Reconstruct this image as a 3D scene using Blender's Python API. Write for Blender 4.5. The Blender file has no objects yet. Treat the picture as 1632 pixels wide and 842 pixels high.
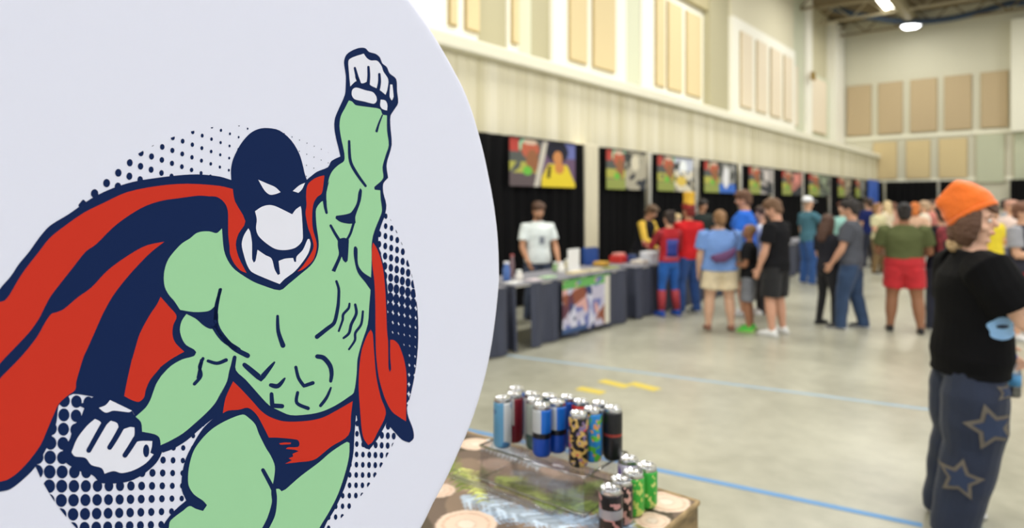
import bpy, bmesh, math, random
import numpy as np
from mathutils import Vector, Matrix, noise
from mathutils.bvhtree import BVHTree
from mathutils.geometry import tessellate_polygon
random.seed(7)
SC = bpy.context.scene
COL = SC.collection
F = 1050.0; CX = 816.0; HY = 325.0; EYE = 1.65
PI = math.pi

# ------------------------------------------------------------------ helpers
def lin(c):
    if isinstance(c, str):
        c = tuple(int(c[i:i+2], 16) for i in (0, 2, 4))
    return tuple(((x/255)/12.92 if x/255 <= .04045 else ((x/255+.055)/1.055)**2.4) for x in c[:3])
_m = {}
def mat(col, rough=.7, metal=0., bump=0., bscale=60., var=0., vscale=8., emit=0., spec=.5, sheen=0., stretch=(1,1,1)):
    key = (str(col), rough, metal, bump, bscale, var, vscale, emit, spec, sheen, stretch)
    if key in _m: return _m[key]
    m = bpy.data.materials.new('mat_%d' % len(_m)); m.use_nodes = True
    nt = m.node_tree; b = nt.nodes['Principled BSDF']
    c = lin(col)
    b.inputs['Base Color'].default_value = (*c, 1)
    b.inputs['Roughness'].default_value = rough
    b.inputs['Metallic'].default_value = metal
    b.inputs['Specular IOR Level'].default_value = spec
    if sheen: b.inputs['Sheen Weight'].default_value = sheen
    if emit:
        b.inputs['Emission Color'].default_value = (*c, 1); b.inputs['Emission Strength'].default_value = emit
    if bump or var:
        tc = nt.nodes.new('ShaderNodeTexCoord'); mp = nt.nodes.new('ShaderNodeMapping')
        mp.inputs['Scale'].default_value = stretch
        nt.links.new(tc.outputs['Object'], mp.inputs['Vector'])
    if bump:
        n = nt.nodes.new('ShaderNodeTexNoise'); n.inputs['Scale'].default_value = bscale; n.inputs['Detail'].default_value = 3
        nt.links.new(mp.outputs[0], n.inputs['Vector'])
        bp = nt.nodes.new('ShaderNodeBump'); bp.inputs['Strength'].default_value = bump; bp.inputs['Distance'].default_value = .01
        nt.links.new(n.outputs['Fac'], bp.inputs['Height']); nt.links.new(bp.outputs[0], b.inputs['Normal'])
    if var:
        n = nt.nodes.new('ShaderNodeTexNoise'); n.inputs['Scale'].default_value = vscale; n.inputs['Detail'].default_value = 4
        nt.links.new(mp.outputs[0], n.inputs['Vector'])
        r = nt.nodes.new('ShaderNodeValToRGB')
        r.color_ramp.elements[0].position = .3; r.color_ramp.elements[1].position = .7
        r.color_ramp.elements[0].color = (*[max(0, x*(1-var)) for x in c], 1)
        r.color_ramp.elements[1].color = (*[min(1, x*(1+var)) for x in c], 1)
        nt.links.new(n.outputs['Fac'], r.inputs[0]); nt.links.new(r.outputs[0], b.inputs['Base Color'])
    _m[key] = m
    return m
def attrmat(rough=.8, bump=0, spec=.3):
    key = ('attr', rough, bump, spec)
    if key in _m: return _m[key]
    m = bpy.data.materials.new('mat_painted_%d' % len(_m)); m.use_nodes = True
    nt = m.node_tree; b = nt.nodes['Principled BSDF']
    a = nt.nodes.new('ShaderNodeAttribute'); a.attribute_name = 'Col'
    nt.links.new(a.outputs['Color'], b.inputs['Base Color'])
    b.inputs['Roughness'].default_value = rough; b.inputs['Specular IOR Level'].default_value = spec
    _m[key] = m
    return m
def clearmat(tint=(244, 245, 250), fac=.06):
    m = bpy.data.materials.new('mat_clear'); m.use_nodes = True
    nt = m.node_tree; nt.nodes.clear()
    o = nt.nodes.new('ShaderNodeOutputMaterial'); mx = nt.nodes.new('ShaderNodeMixShader')
    t = nt.nodes.new('ShaderNodeBsdfTransparent'); t.inputs[0].default_value = (*[x/255 for x in tint], 1)
    g = nt.nodes.new('ShaderNodeBsdfGlossy'); g.inputs['Roughness'].default_value = .08
    lw = nt.nodes.new('ShaderNodeLayerWeight'); lw.inputs[0].default_value = .35
    mr = nt.nodes.new('ShaderNodeMapRange'); mr.inputs['To Min'].default_value = fac*.5; mr.inputs['To Max'].default_value = min(1, fac*4)
    nt.links.new(lw.outputs['Fresnel'], mr.inputs['Value']); nt.links.new(mr.outputs[0], mx.inputs[0])
    nt.links.new(t.outputs[0], mx.inputs[1]); nt.links.new(g.outputs[0], mx.inputs[2]); nt.links.new(mx.outputs[0], o.inputs[0])
    return m
def link(name, me, m=None, parent=None, smooth=False):
    o = bpy.data.objects.new(name, me); COL.objects.link(o)
    if m is not None:
        for x in (m if isinstance(m, (list, tuple)) else [m]): me.materials.append(x)
    if parent is not None: o.parent = parent
    if smooth: me.polygons.foreach_set('use_smooth', [True]*len(me.polygons))
    return o
def obj(name, bm, m=None, parent=None, smooth=False):
    me = bpy.data.meshes.new(name); bm.to_mesh(me); bm.free()
    return link(name, me, m, parent, smooth)
def empty(name, loc=(0, 0, 0), rz=0.):
    o = bpy.data.objects.new(name, None); COL.objects.link(o); o.location = loc; o.rotation_euler = (0, 0, rz); o.empty_display_size = .1
    return o
def tag(o, label=None, cat=None, group=None, kind=None):
    if label: o['label'] = label
    if cat: o['category'] = cat
    if group: o['group'] = group
    if kind: o['kind'] = kind
    return o
def box(bm, x0, x1, y0, y1, z0, z1, bev=0.):
    r = bmesh.ops.create_cube(bm, size=1)
    vs = r['verts']
    bmesh.ops.scale(bm, vec=(x1-x0, y1-y0, z1-z0), verts=vs)
    bmesh.ops.translate(bm, vec=((x0+x1)/2, (y0+y1)/2, (z0+z1)/2), verts=vs)
    if bev:
        es = list({e for v in vs for e in v.link_edges})
        bmesh.ops.bevel(bm, geom=es, offset=bev, segments=2, affect='EDGES', profile=.5)
def boxbm(*a, **k):
    bm = bmesh.new(); box(bm, *a, **k); return bm
def loft(bm, pts, ra, rb=None, side=(1, 0, 0), n=14, xf=None, closed=False):
    rb = rb or ra
    pts = [Vector(p) for p in pts]; side = Vector(side)
    rings = []
    N = len(pts)
    for i, p in enumerate(pts):
        if closed: T = (pts[(i+1) % N]-pts[i-1])
        else: T = (pts[min(i+1, N-1)]-pts[max(i-1, 0)])
        T.normalize()
        R = side-T*side.dot(T)
        if R.length < 1e-3: R = T.orthogonal()
        R.normalize(); Q = T.cross(R)
        ring = []
        for k in range(n):
            a = 2*PI*k/n
            v = p+R*ra[i]*math.cos(a)+Q*rb[i]*math.sin(a)
            if xf: v = xf(v)
            ring.append(bm.verts.new(v))
        rings.append(ring)
    M = N if closed else N-1
    for i in range(M):
        A, B = rings[i], rings[(i+1) % N]
        for k in range(n):
            bm.faces.new((A[k], A[(k+1) % n], B[(k+1) % n], B[k]))
    if not closed:
        bm.faces.new(rings[0][::-1]); bm.faces.new(rings[-1])
    return rings
def tube(bm, pts, r, n=8): loft(bm, pts, [r]*len(pts), n=n, side=(.13, .4, .9))
def lathe(bm, prof, n=24, cx=0, cy=0):
    rings = []
    for r, z in prof:
        rings.append([bm.verts.new((cx+r*math.cos(2*PI*k/n), cy+r*math.sin(2*PI*k/n), z)) for k in range(n)])
    for A, B in zip(rings, rings[1:]):
        for k in range(n): bm.faces.new((A[k], A[(k+1) % n], B[(k+1) % n], B[k]))
    bm.faces.new(rings[0][::-1]); bm.faces.new(rings[-1])
def ellip(bm, c, r, xf=None, sub=3, rough=0., seed=0):
    q = bmesh.ops.create_icosphere(bm, subdivisions=sub, radius=1)
    for v in q['verts']:
        k = 1+(rough*noise.noise(Vector(v.co)*3.1+Vector((seed, 0, 0))) if rough else 0)
        v.co = Vector((c[0]+v.co.x*r[0]*k, c[1]+v.co.y*r[1]*k, c[2]+v.co.z*r[2]*k))
        if xf: v.co = xf(v.co)
def remesh(bm, vox, it=3, fac=.5, wr=0., wsc=9.):
    me = bpy.data.meshes.new('tmp'); bmesh.ops.recalc_face_normals(bm, faces=bm.faces); bm.to_mesh(me); bm.free()
    o = bpy.data.objects.new('tmp', me); COL.objects.link(o)
    md = o.modifiers.new('r', 'REMESH'); md.mode = 'VOXEL'; md.voxel_size = vox
    sm = o.modifiers.new('s', 'SMOOTH'); sm.factor = fac; sm.iterations = it
    dg = bpy.context.evaluated_depsgraph_get()
    r = bpy.data.meshes.new_from_object(o.evaluated_get(dg), depsgraph=dg)
    bpy.data.objects.remove(o); bpy.data.meshes.remove(me)
    if wr:
        n = len(r.vertices); co = np.empty(n*3); no = np.empty(n*3)
        r.vertices.foreach_get('co', co); r.vertices.foreach_get('normal', no)
        co = co.reshape(-1, 3); no = no.reshape(-1, 3)
        for i in range(n):
            c = co[i]
            k = noise.noise(Vector((c[0]*wsc, c[1]*wsc, c[2]*wsc*1.6+c[0]*4)))
            co[i] += no[i]*k*wr
        r.vertices.foreach_set('co', co.ravel()); r.update()
    r.polygons.foreach_set('use_smooth', [True]*len(r.polygons))
    return r
# hall frame: a runs along the booth wall away from the camera, b out from it
TH = math.atan2(867, 1050)
Uv = Vector((math.sin(TH), math.cos(TH), 0)); Vv = Vector((math.cos(TH), -math.sin(TH), 0))
def hall(a, b, z=0.): return Uv*a+Vv*b+Vector((0, 0, z))
def hobj(name, bm, m, a, b, z=0., parent=None, smooth=False):   # local x = b, local y = a
    o = obj(name, bm, m, parent, smooth)
    if parent is None:
        o.location = hall(a, b, z); o.rotation_euler = (0, 0, -TH)
    return o
def hempty(name, a, b, z=0.): return empty(name, hall(a, b, z), -TH)
def px(x, y, d): return Vector(((x-CX)/F*d, d, EYE-(y-HY)/F*d))
def onz(x, y, z=0.):
    d = F*(EYE-z)/(y-HY); return px(x, y, d)
def struct(o): o['kind'] = 'structure'; return o
def paint_grid(name, w, h, nx, nz, fn, m, parent=None, horiz=False):
    """flat cloth or sheet, centre origin, painted from a python function (u,v in metres) -> rgb 0..255 arrays"""
    xs = np.linspace(-w/2, w/2, nx); zs = np.linspace(-h/2, h/2, nz)
    X, Z = np.meshgrid(xs, zs)
    co = np.zeros((nx*nz, 3)); co[:, 0] = X.ravel()
    if horiz: co[:, 1] = Z.ravel()
    else: co[:, 2] = Z.ravel()
    idx = np.arange(nx*nz).reshape(nz, nx)
    f = np.stack([idx[:-1, :-1].ravel(), idx[:-1, 1:].ravel(), idx[1:, 1:].ravel(), idx[1:, :-1].ravel()], 1)
    me = bpy.data.meshes.new(name); me.from_pydata(co.tolist(), [], f.tolist())
    rgb = fn(X.ravel(), Z.ravel())/255.
    rgb = np.where(rgb <= .04045, rgb/12.92, ((rgb+.055)/1.055)**2.4)
    at = me.color_attributes.new('Col', 'FLOAT_COLOR', 'POINT')
    at.data.foreach_set('color', np.concatenate([rgb, np.ones((len(rgb), 1))], 1).ravel())
    return link(name, me, m, parent)
def wob(x, y, s, seed):
    rs = np.random.RandomState(seed); o = np.zeros_like(x)
    for k in range(6):
        a, b, p = rs.randn()*s, rs.randn()*s, rs.rand()*6.28
        o += np.sin(a*x+b*y+p)
    return o/6

# ------------------------------------------------------------------ camera
cam = bpy.data.cameras.new('camera'); co = bpy.data.objects.new('camera', cam); COL.objects.link(co)
co.location = (0, 0, EYE); co.rotation_euler = (PI/2, 0, 0)
cam.sensor_width = 36; cam.lens = F/1632*36; cam.shift_y = -(421-HY)/1632; cam.clip_start = .02; cam.clip_end = 200
cam.dof.use_dof = True; cam.dof.focus_distance = .92; cam.dof.aperture_fstop = 3.0
SC.camera = co
SC.view_settings.view_transform = 'Standard'
SC.view_settings.look = 'None'
SC.view_settings.exposure = 0.0

# ------------------------------------------------------------------ light
w = bpy.data.worlds.new('world'); SC.world = w; w.use_nodes = True
w.node_tree.nodes['Background'].inputs[0].default_value = (.90, .94, 1.0, 1); w.node_tree.nodes['Background'].inputs[1].default_value = 1.12
def area(a, b, z, sx, sy, e, col=(1, .975, .91), rx=0., ry=0.):
    l = bpy.data.lights.new('hall_or_fill_lamp', 'AREA'); l.shape = 'RECTANGLE'; l.size = sx; l.size_y = sy; l.energy = e; l.color = col
    o = bpy.data.objects.new('hall_or_fill_lamp', l); COL.objects.link(o); o.location = hall(a, b, z); o.rotation_euler = (rx, ry, -TH)
    return o
for a in (2, 10, 18, 26, 33):
    for b in (-5.0, 2.5, 10):
        area(a, b, 9.9, 1.6, 1.6, 400 if a < 20 else 210)

for a, b in ((-7, -2), (-7, 5)):  # fill lamps added behind the camera to brighten sign, cans and beanie wearer
    area(a, b, 8.5, 2.5, 2.5, 260, (.97, .98, 1.0), rx=math.radians(38))
# ------------------------------------------------------------------ setting
CREAM = (232, 224, 196)
def floor_mat():
    m = bpy.data.materials.new('polished_concrete'); m.use_nodes = True
    nt = m.node_tree; b = nt.nodes['Principled BSDF']
    tc = nt.nodes.new('ShaderNodeTexCoord')
    n1 = nt.nodes.new('ShaderNodeTexNoise'); n1.inputs['Scale'].default_value = .55; n1.inputs['Detail'].default_value = 6; n1.inputs['Roughness'].default_value = .6
    n2 = nt.nodes.new('ShaderNodeTexNoise'); n2.inputs['Scale'].default_value = 7; n2.inputs['Detail'].default_value = 5
    nt.links.new(tc.outputs['Object'], n1.inputs['Vector']); nt.links.new(tc.outputs['Object'], n2.inputs['Vector'])
    ad = nt.nodes.new('ShaderNodeMath'); ad.operation = 'MULTIPLY_ADD'; ad.inputs[1].default_value = .35
    nt.links.new(n2.outputs['Fac'], ad.inputs[0]); nt.links.new(n1.outputs['Fac'], ad.inputs[2])
    r = nt.nodes.new('ShaderNodeValToRGB'); r.color_ramp.elements[0].position = .48; r.color_ramp.elements[1].position = .88
    r.color_ramp.elements[0].color = (*lin((146, 145, 129)), 1); r.color_ramp.elements[1].color = (*lin((186, 185, 168)), 1)
    nt.links.new(ad.outputs[0], r.inputs[0]); nt.links.new(r.outputs[0], b.inputs['Base Color'])
    b.inputs['Roughness'].default_value = .3; b.inputs['Specular IOR Level'].default_value = .55
    return m
fl = struct(hobj('floor', boxbm(-8.9, 25, -14, 37.2, -.1, 0), floor_mat(), 0, 0))
WL = mat((226, 220, 196), .8, bump=.15, bscale=30)
def ribmat():
    m = bpy.data.materials.new('ribbed_cream'); m.use_nodes = True
    nt = m.node_tree; b = nt.nodes['Principled BSDF']
    tc = nt.nodes.new('ShaderNodeTexCoord'); mp = nt.nodes.new('ShaderNodeMapping'); mp.inputs['Scale'].default_value = (0, 1, 0.02)
    nt.links.new(tc.outputs['Object'], mp.inputs['Vector'])
    n = nt.nodes.new('ShaderNodeTexNoise'); n.inputs['Scale'].default_value = 2.6; n.inputs['Detail'].default_value = 5
    nt.links.new(mp.outputs[0], n.inputs['Vector'])
    r = nt.nodes.new('ShaderNodeValToRGB'); r.color_ramp.elements[0].position = .35; r.color_ramp.elements[1].position = .65
    r.color_ramp.elements[0].color = (*lin((216, 208, 174)), 1); r.color_ramp.elements[1].color = (*lin((238, 232, 208)), 1)
    nt.links.new(n.outputs['Fac'], r.inputs[0]); nt.links.new(r.outputs[0], b.inputs['Base Color']); b.inputs['Roughness'].default_value = .75
    return m
# lower wall with corrugated face
bm = bmesh.new()
step = .12; a = -8.; k = 0; prof = []
while a < 36.7:
    o = .012 if k % 2 else 0
    prof += [(a, o), (a+step, o)]; a += step; k += 1
top = [bm.verts.new((o, aa, 3.95)) for aa, o in prof]; bot = [bm.verts.new((o, aa, 0)) for aa, o in prof]
for i in range(len(prof)-1): bm.faces.new((bot[i], bot[i+1], top[i+1], top[i]))
bk = [bm.verts.new(c) for c in ((-.3, -8, 0), (-.3, prof[-1][0], 0), (-.3, prof[-1][0], 3.95), (-.3, -8, 3.95))]
bm.faces.new(bk); bm.faces.new((top[0], top[-1], bk[2], bk[3]))
struct(hobj('wall_left', bm, ribmat(), 0, -6.85))
struct(hobj('trim_1', boxbm(-2, .14, -8, 36.99, 3.9, 4.12, bev=.03), mat((240, 236, 214), .6), 0, -6.85))
struct(hobj('wall_left_upper', boxbm(-.3, 0, -8, 36.99, 4.1, 10.9), mat((196, 190, 160), .8), 0, -8.75))
UW = mat((240, 238, 226), .75); UG = mat((176, 170, 140), .8); GG = mat((205, 208, 184), .8); TAN = (212, 194, 152)  # greys paint in the side faces, white also the lit look of the framed bay
tn = 2
def upper(a0, a1, m, z0=4.12, z1=10.9, dep=.06):
    global tn
    struct(hobj('trim_%d' % tn, boxbm(0, dep, a0, a1, z0, z1), m, 0, -8.75)); tn += 1
def A_at(x, b=-8.7):
    q = (x-CX)/F; d = b/(.772*q-.636); return d*(.636*q+.772)
for x0, x1, m, dep, z1 in ((590, 733, UW, .1, 10.9), (733, 757, UW, .1, 10.9), (757, 805, UG, .05, 10.9), (805, 822, UW, .1, 10.9), (822, 845, GG, .05, 10.9), (845, 876, UG, .03, 10.9),
                      (876, 993, UW, .12, 10.9), (993, 1018, GG, .05, 10.9), (1018, 1116, UW, .12, 7.75), (1116, 1146, UG, .35, 10.9),
                      (1146, 1248, UW, .5, 7.9), (1246, 1274, GG, .2, 10.9), (1274, 1284, UW, .3, 10.9), (1284, 1318, GG, .12, 7.7), (1318, 1342, UW, .4, 10.6)):
    upper(A_at(x0), min(36.9, A_at(x1)), m, z1=z1, dep=dep)
struct(hobj('trim_%d' % tn, boxbm(0, .3, A_at(1018), A_at(1116), 7.75, 10.9), mat((182, 172, 136), .8), 0, -8.75)); tn += 1
struct(hobj('trim_%d' % tn, boxbm(0, .42, A_at(1146), A_at(1248), 7.9, 10.9), mat((214, 208, 182), .8), 0, -8.75)); tn += 1
ORD = ['first', 'second', 'third', 'fourth', 'fifth', 'sixth', 'seventh', 'eighth', 'ninth', 'tenth', 'eleventh', 'twelfth', 'thirteenth', 'fourteenth']
pm = mat(TAN, .9, bump=.2, bscale=80)
pm2 = mat((226, 213, 190), .9, bump=.2, bscale=80)
ups = [(709, 722, .13), (735, 757, .13), (809, 820, .13), (900, 928, .15), (938, 973, .15), (1038, 1052, .15), (1057, 1080, .15), (1087, 1110, .15),
       (1157, 1175, .53), (1183, 1199, .53), (1206, 1222, .53), (1228, 1241, .53), (1250, 1262, .23), (1287, 1310, .18)]
for i, (x0, x1, dp) in enumerate(ups):
    e = hempty('acoustic_panel', A_at(x0), -8.75+dp, 4.95)
    W = A_at(x1)-A_at(x0)
    hobj('fabric_face', boxbm(0, .05, .02, W-.02, .02, 2.53, bev=.012), pm if i < 8 else pm2, 0, 0, parent=e)
    hobj('edge_frame', boxbm(-.04, .02, 0, W, 0, 2.55), mat((170, 150, 105)), 0, 0, parent=e)
    tag(e, 'tall tan acoustic panel high on the left wall, %s counting from the white sign' % ORD[i], 'wall panel', 'acoustic panels on the left wall')
# end wall at a = 37
struct(hobj('wall_end', boxbm(-9.05, 25, 0, .3, 0, 10.9), mat((208, 205, 184), .8, bump=.1, bscale=20), 37, 0))
def B_at(x, a=36.9):
    q = (x-CX)/F; d = a/(.636*q+.772); return d*(.772*q-.636), d
ewp = mat((188, 168, 134), .9, bump=.2); ewp2 = mat((212, 192, 146), .9, bump=.2); ewg = mat((192, 196, 170), .9, bump=.2)
def endpanel(x0, x1, z0, z1, m, label):
    b0, _ = B_at(x0); b1, _ = B_at(x1)
    e = hempty('acoustic_panel', 36.95, b0, z0)
    hobj('fabric_face', boxbm(.02, b1-b0-.02, -.06, 0, .02, z1-z0-.02, bev=.012), m, 0, 0, parent=e)
    hobj('edge_frame', boxbm(0, b1-b0, -.03, .04, 0, z1-z0), mat((175, 155, 110)), 0, 0, parent=e)
    tag(e, label, 'wall panel', 'acoustic panels on the end wall')
for i, (x0, x1) in enumerate(((1348, 1387), (1398, 1437), (1449, 1492), (1503, 1547), (1561, 1605), (1640, 1684))):
    endpanel(x0, x1, 5.1, 7.65, ewp, 'brown acoustic panel in upper row of end wall, %s from the corner' % ORD[i])
for i, (x0, x1) in enumerate(((1390, 1428), (1442, 1481), (1494, 1540))):
    endpanel(x0, x1, 2.85, 4.72, ewp2, 'sandy yellow acoustic panel in lower row of end wall, %s from the corner' % ORD[i])
for i, (x0, x1) in enumerate(((1553, 1600), (1613, 1662))):
    endpanel(x0, x1, 2.6, 4.85, ewg, 'grey green acoustic panel in lower row of end wall, %s' % ('beside the sandy ones' if i == 0 else 'behind the right pilaster'))
for z in (4.86, 2.72):
    struct(hobj('trim_%d' % tn, boxbm(-8.7, 16, -.05, .0, z, z+.16), mat((240, 238, 218)), 36.99, 0)); tn += 1
b0, d0 = B_at(1610); b1, _ = B_at(1636)
struct(hobj('trim_%d' % tn, boxbm(0, b1-b0, -.5, 0, 4.85, 9.8), mat((236, 234, 216)), 37, b0)); tn += 1
# ceiling with exposed structure
struct(hobj('ceiling', boxbm(-9.05, 25, -14, 37.3, 10.9, 11.1), mat((120, 106, 82), .9), 0, 0))
bmat_ = mat((128, 112, 84), .8); bdark = mat((74, 64, 46), .9); blite = mat((176, 166, 140), .7)
ji = 0
for a in (21, 24, 27, 30, 33, 36):
    bm = bmesh.new()
    box(bm, -8.6, 24, -.06, .06, 10.75, 10.85); box(bm, -8.6, 24, -.06, .06, 10.05, 10.13)
    b = -8.6
    k = 0
    while b < 23.4:
        z0, z1 = (10.1, 10.8) if k % 2 == 0 else (10.8, 10.1)
        loft(bm, [(b, 0, z0), (b+.7, 0, z1)], [.035, .035], n=6, side=(0, 1, 0)); b += .7; k += 1
    o = hobj('roof_truss', bm, bmat_ if ji % 2 else blite, a, 0)
    tag(o, 'steel ceiling truss across the hall, %s row back from the front' % ORD[ji], 'roof truss', 'ceiling trusses'); ji += 1
bm = bmesh.new(); loft(bm, [(-5.2, 18, 10.3), (-5.2, 36.9, 10.3)], [.28, .28], n=18)
tag(hobj('air_duct', bm, mat((150, 140, 112), .5, .3), 0, 0), 'round grey air duct running along the ceiling near the left wall', 'duct')
bm = bmesh.new(); loft(bm, [(8.0, 18, 10.2), (8.0, 36.9, 10.2)], [.3, .3], n=18)
tag(hobj('air_duct', bm, mat((140, 128, 100), .5, .3), 0, 0), 'round brown grey air duct running along the middle of the ceiling', 'duct')
bm = bmesh.new()
pts = []
for t in np.linspace(0, 1, 26):
    x = 1322+(1650-1322)*t; y = 12+26*math.sin(PI*min(1, t*1.15))**1.0+(-8*t)
    pts.append(px(x, y, 31-2*t))
tube(bm, pts, .14, 10)
tag(obj('fabric_hose', bm, mat((58, 74, 96), .7)), 'dark blue hose sagging in a curve below the ceiling trusses', 'hose')
# high bay lamps seen in the photo
def lamp(x, y, d, long, label):
    p = px(x, y, d); e = empty('ceiling_lamp', p, -TH)
    if long:
        obj('housing', boxbm(-.24, .24, -.95, .95, .0, .14, bev=.02), mat((190, 188, 180), .5), e)
        obj('diffuser', boxbm(-.2, .2, -.9, .9, -.05, .002), mat((255, 250, 235), emit=9), e)
    else:
        bm = bmesh.new(); lathe(bm, [(.1, .34), (.38, .22), (.42, .0)][::-1], 24); obj('housing', bm, mat((190, 188, 180), .5), e)
        bm = bmesh.new(); lathe(bm, [(.02, -.16), (.3, -.1), (.4, .0), (.4, .01)], 24); obj('diffuser', bm, mat((250, 252, 255), emit=9), e)
    bm = bmesh.new(); tube(bm, [(0, 0, .1), (0, 0, 10.9-p.z)], .02, 6); obj('hanging_rod', bm, bdark, e)
    tag(e, label, 'ceiling light')
lamp(1412, 5, 29, True, 'long rectangular white ceiling lamp glowing at the top of the photo')
lamp(1452, 41, 30.5, False, 'round white hanging lamp glowing under the blue ceiling hose')
# small bits on the wall
bm = boxbm(0, .12, -.2, .2, 0, .35, bev=.02)
tag(hobj('wall_speaker', bm, mat((150, 120, 50)), A_at(1277), -8.3, 7.1), 'small brass coloured box fixed high on the left wall near the corner', 'wall box')

# ------------------------------------------------------------------ booths: drapes, poles, posters, tables
DB = -6.6
booth = []
def DA(x): return A_at(x, DB)
BLK = mat((20, 20, 21), .95, bump=.3, bscale=40, spec=.1)
def drape(a0, a1, label, b=DB, rot=False, z1=2.72):
    n = max(8, int((a1-a0)/.03)); bm = bmesh.new(); f = []
    rs = random.random()*9
    for i in range(n+1):
        t = (a1-a0)*i/n
        o = .035*math.sin(t*22+rs)+.02*math.sin(t*9.3+rs*2)
        f.append((t, o))
    rows = []
    for z, k in ((.02, 1.4), (.9, 1.1), (1.8, .9), (z1, .5)):
        rows.append([bm.verts.new((o*k if not rot else t, t if not rot else o*k, z)) for t, o in f])
    for A, B in zip(rows, rows[1:]):
        for i in range(n): bm.faces.new((A[i], A[i+1], B[i+1], B[i]))
    o = hobj('drape', bm, BLK, a0, b, 0, smooth=True) if not rot else hobj('drape', bm, BLK, b, a0, 0, smooth=True)
    tag(o, label, 'drape', 'black pipe and drape curtains')
edges = [690, 928, 1033, 1107, 1178, 1229, 1277, 1320, 1354, 1376]
poles_a = []
for i in range(len(edges)-1):
    a0 = DA(edges[i]) if i == 0 else DA(edges[i])+.16
    if i == 1: a0 = DA(949)
    a1 = min(DA(edges[i+1])-.16, 36)
    if i == 0: a1 = DA(928)
    drape(a0, a1, 'black drape curtain forming the back of the %s booth from the white sign' % ORD[i])
drape(DA(1376)+.16, 36.8, 'black drape curtain on the left wall running into the far corner')
bb0, _ = B_at(1410, 36.4); bb1, _ = B_at(1494, 36.4); bb2, _ = B_at(1525, 36.4); bb3, _ = B_at(1608, 36.4); bb4, _ = B_at(1690, 36.4)
drape(bb0, bb1-.05, 'wide black drape curtain along the end wall, left of its pole', b=36.4, rot=True)
drape(bb1+.05, bb2, 'narrow black drape curtain along the end wall, right of its pole', b=36.4, rot=True)
drape(bb3, bb4, 'black drape curtain on the end wall at the right edge of the photo', b=36.4, rot=True)
def pole(a, b, label):
    e = hempty('drape_pole', a, b)
    bm = bmesh.new(); loft(bm, [(0, 0, .01), (0, 0, 2.74)], [.03, .03], n=12); obj('upright', bm, mat((176, 174, 166), .4, .5), e, True)
    obj('base_plate', boxbm(-.2, .2, -.2, .2, 0, .012, bev=.004), mat((60, 60, 60), .5), e)
    tag(e, label, 'pole', 'poles between the drapes')
for i, x in enumerate(edges[2:]):
    pole(DA(x), DB+.02, 'grey upright pole between black drapes, %s after the cream pillar' % ORD[i])
pole(36.4, bb1, 'grey upright pole in the drapes along the end wall')
struct(hobj('trim_%d' % tn, boxbm(0, .32, 0, DA(949)-DA(928), 0, 2.74, bev=.02), mat((222, 214, 186), .7, var=.1, vscale=6, stretch=(1, 6, .3)), DA(928), DB-.26)); tn += 1
# posters
def ell(X, Z, cx, cz, rx, rz): return ((X-cx)/rx)**2+((Z-cz)/rz)**2 < 1
def poster_fn(kind, W, H):
    def fn(X, Z):
        x = X/W*2; z = Z/H*2
        n = wob(x*3, z*3, 2.2, kind)
        c = np.tile(np.array([96., 84, 78]), (len(x), 1))
        def put(mk, col): c[mk] = col
        L = x < -.08
        # left half: orange figure over a yellow and green scene
        put(L, (88, 92, 88)); put(L & (z > .5) & (n > 0), (150, 210, 170)); put(L & (x < -.75) & (z > .4), (186, 70, 60))
        put(L & (z < 0) & (z > -.45) & (n < .35), (182, 180, 84)); put(L & (z < -.45), (98, 86, 88))
        put(ell(x, z, -.42, .55, .26, .42), (190, 98, 72)); put(ell(x, z, -.36, .05, .18, .5), (152, 100, 66)); put(ell(x, z, -.42, .85, .2, .12), (226, 200, 176))
        put(ell(x, z, -.5, -.35, .14, .18), (110, 190, 70))
        if kind == 0:
            R = x >= -.08
            put(R, (108, 84, 112)); put(R & (x > .55) & (z > .3), (108, 116, 176)); put(ell(x, z, .4, .55, .36, .5), (24, 26, 44))
            put(ell(x, z, .42, .28, .15, .3), (206, 140, 84)); put(R & (z < .1) & (np.abs(x-.42) < .3+.33*(-z)) & (z < -.0), (232, 208, 52))
            put(ell(x, z, .47, -.15, .16, .26), (208, 138, 74)); put(R & (np.abs(x-.18-z*.1) < .05) & (z < -.1) & (z > -.6), (40, 36, 30))
            put(np.abs(x+.1-z*.14) < .075, (206, 200, 186))
        else:
            R = x >= -.08
            pal = [(120, 122, 120), (176, 170, 150), (200, 206, 220), (150, 150, 146), (170, 164, 160), (186, 120, 110), (120, 130, 110), (150, 140, 120)][kind % 8]
            put(R, (62, 64, 62)); put(R & (n > -.1), pal); put(ell(x, z, .4, .4, .22, .42), tuple(min(255, q*1.25) for q in pal)); put(R & (z < -.3) & (n < 0), (50, 54, 62))
            if kind == 3: put(R & (z < -.4), (60, 110, 200)); put(ell(x, z, .35, .0, .2, .7), (236, 236, 238))
            if kind == 2: put(R & (z < .2) & (n > 0), (222, 214, 190)); put(ell(x, z, .3, -.4, .3, .3), (226, 196, 90))
            put(L & (z < -.5), (150, 160, 84))
        return c
    return fn
pw = [(803, 908), (958, 1022), (1040, 1097), (1115, 1165), (1187, 1225), (1240, 1272), (1283, 1317), (1330, 1352), (1358, 1374)]
desc = ['with a yellow clad figure at right', 'with an orange head beside a grey figure', 'with pale cream figures', 'with a white and blue figure',
        'with muted grey figures', 'with a faded green and tan picture', 'with a pinkish figure', 'with a dim olive picture', 'with a small brownish picture']
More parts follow.
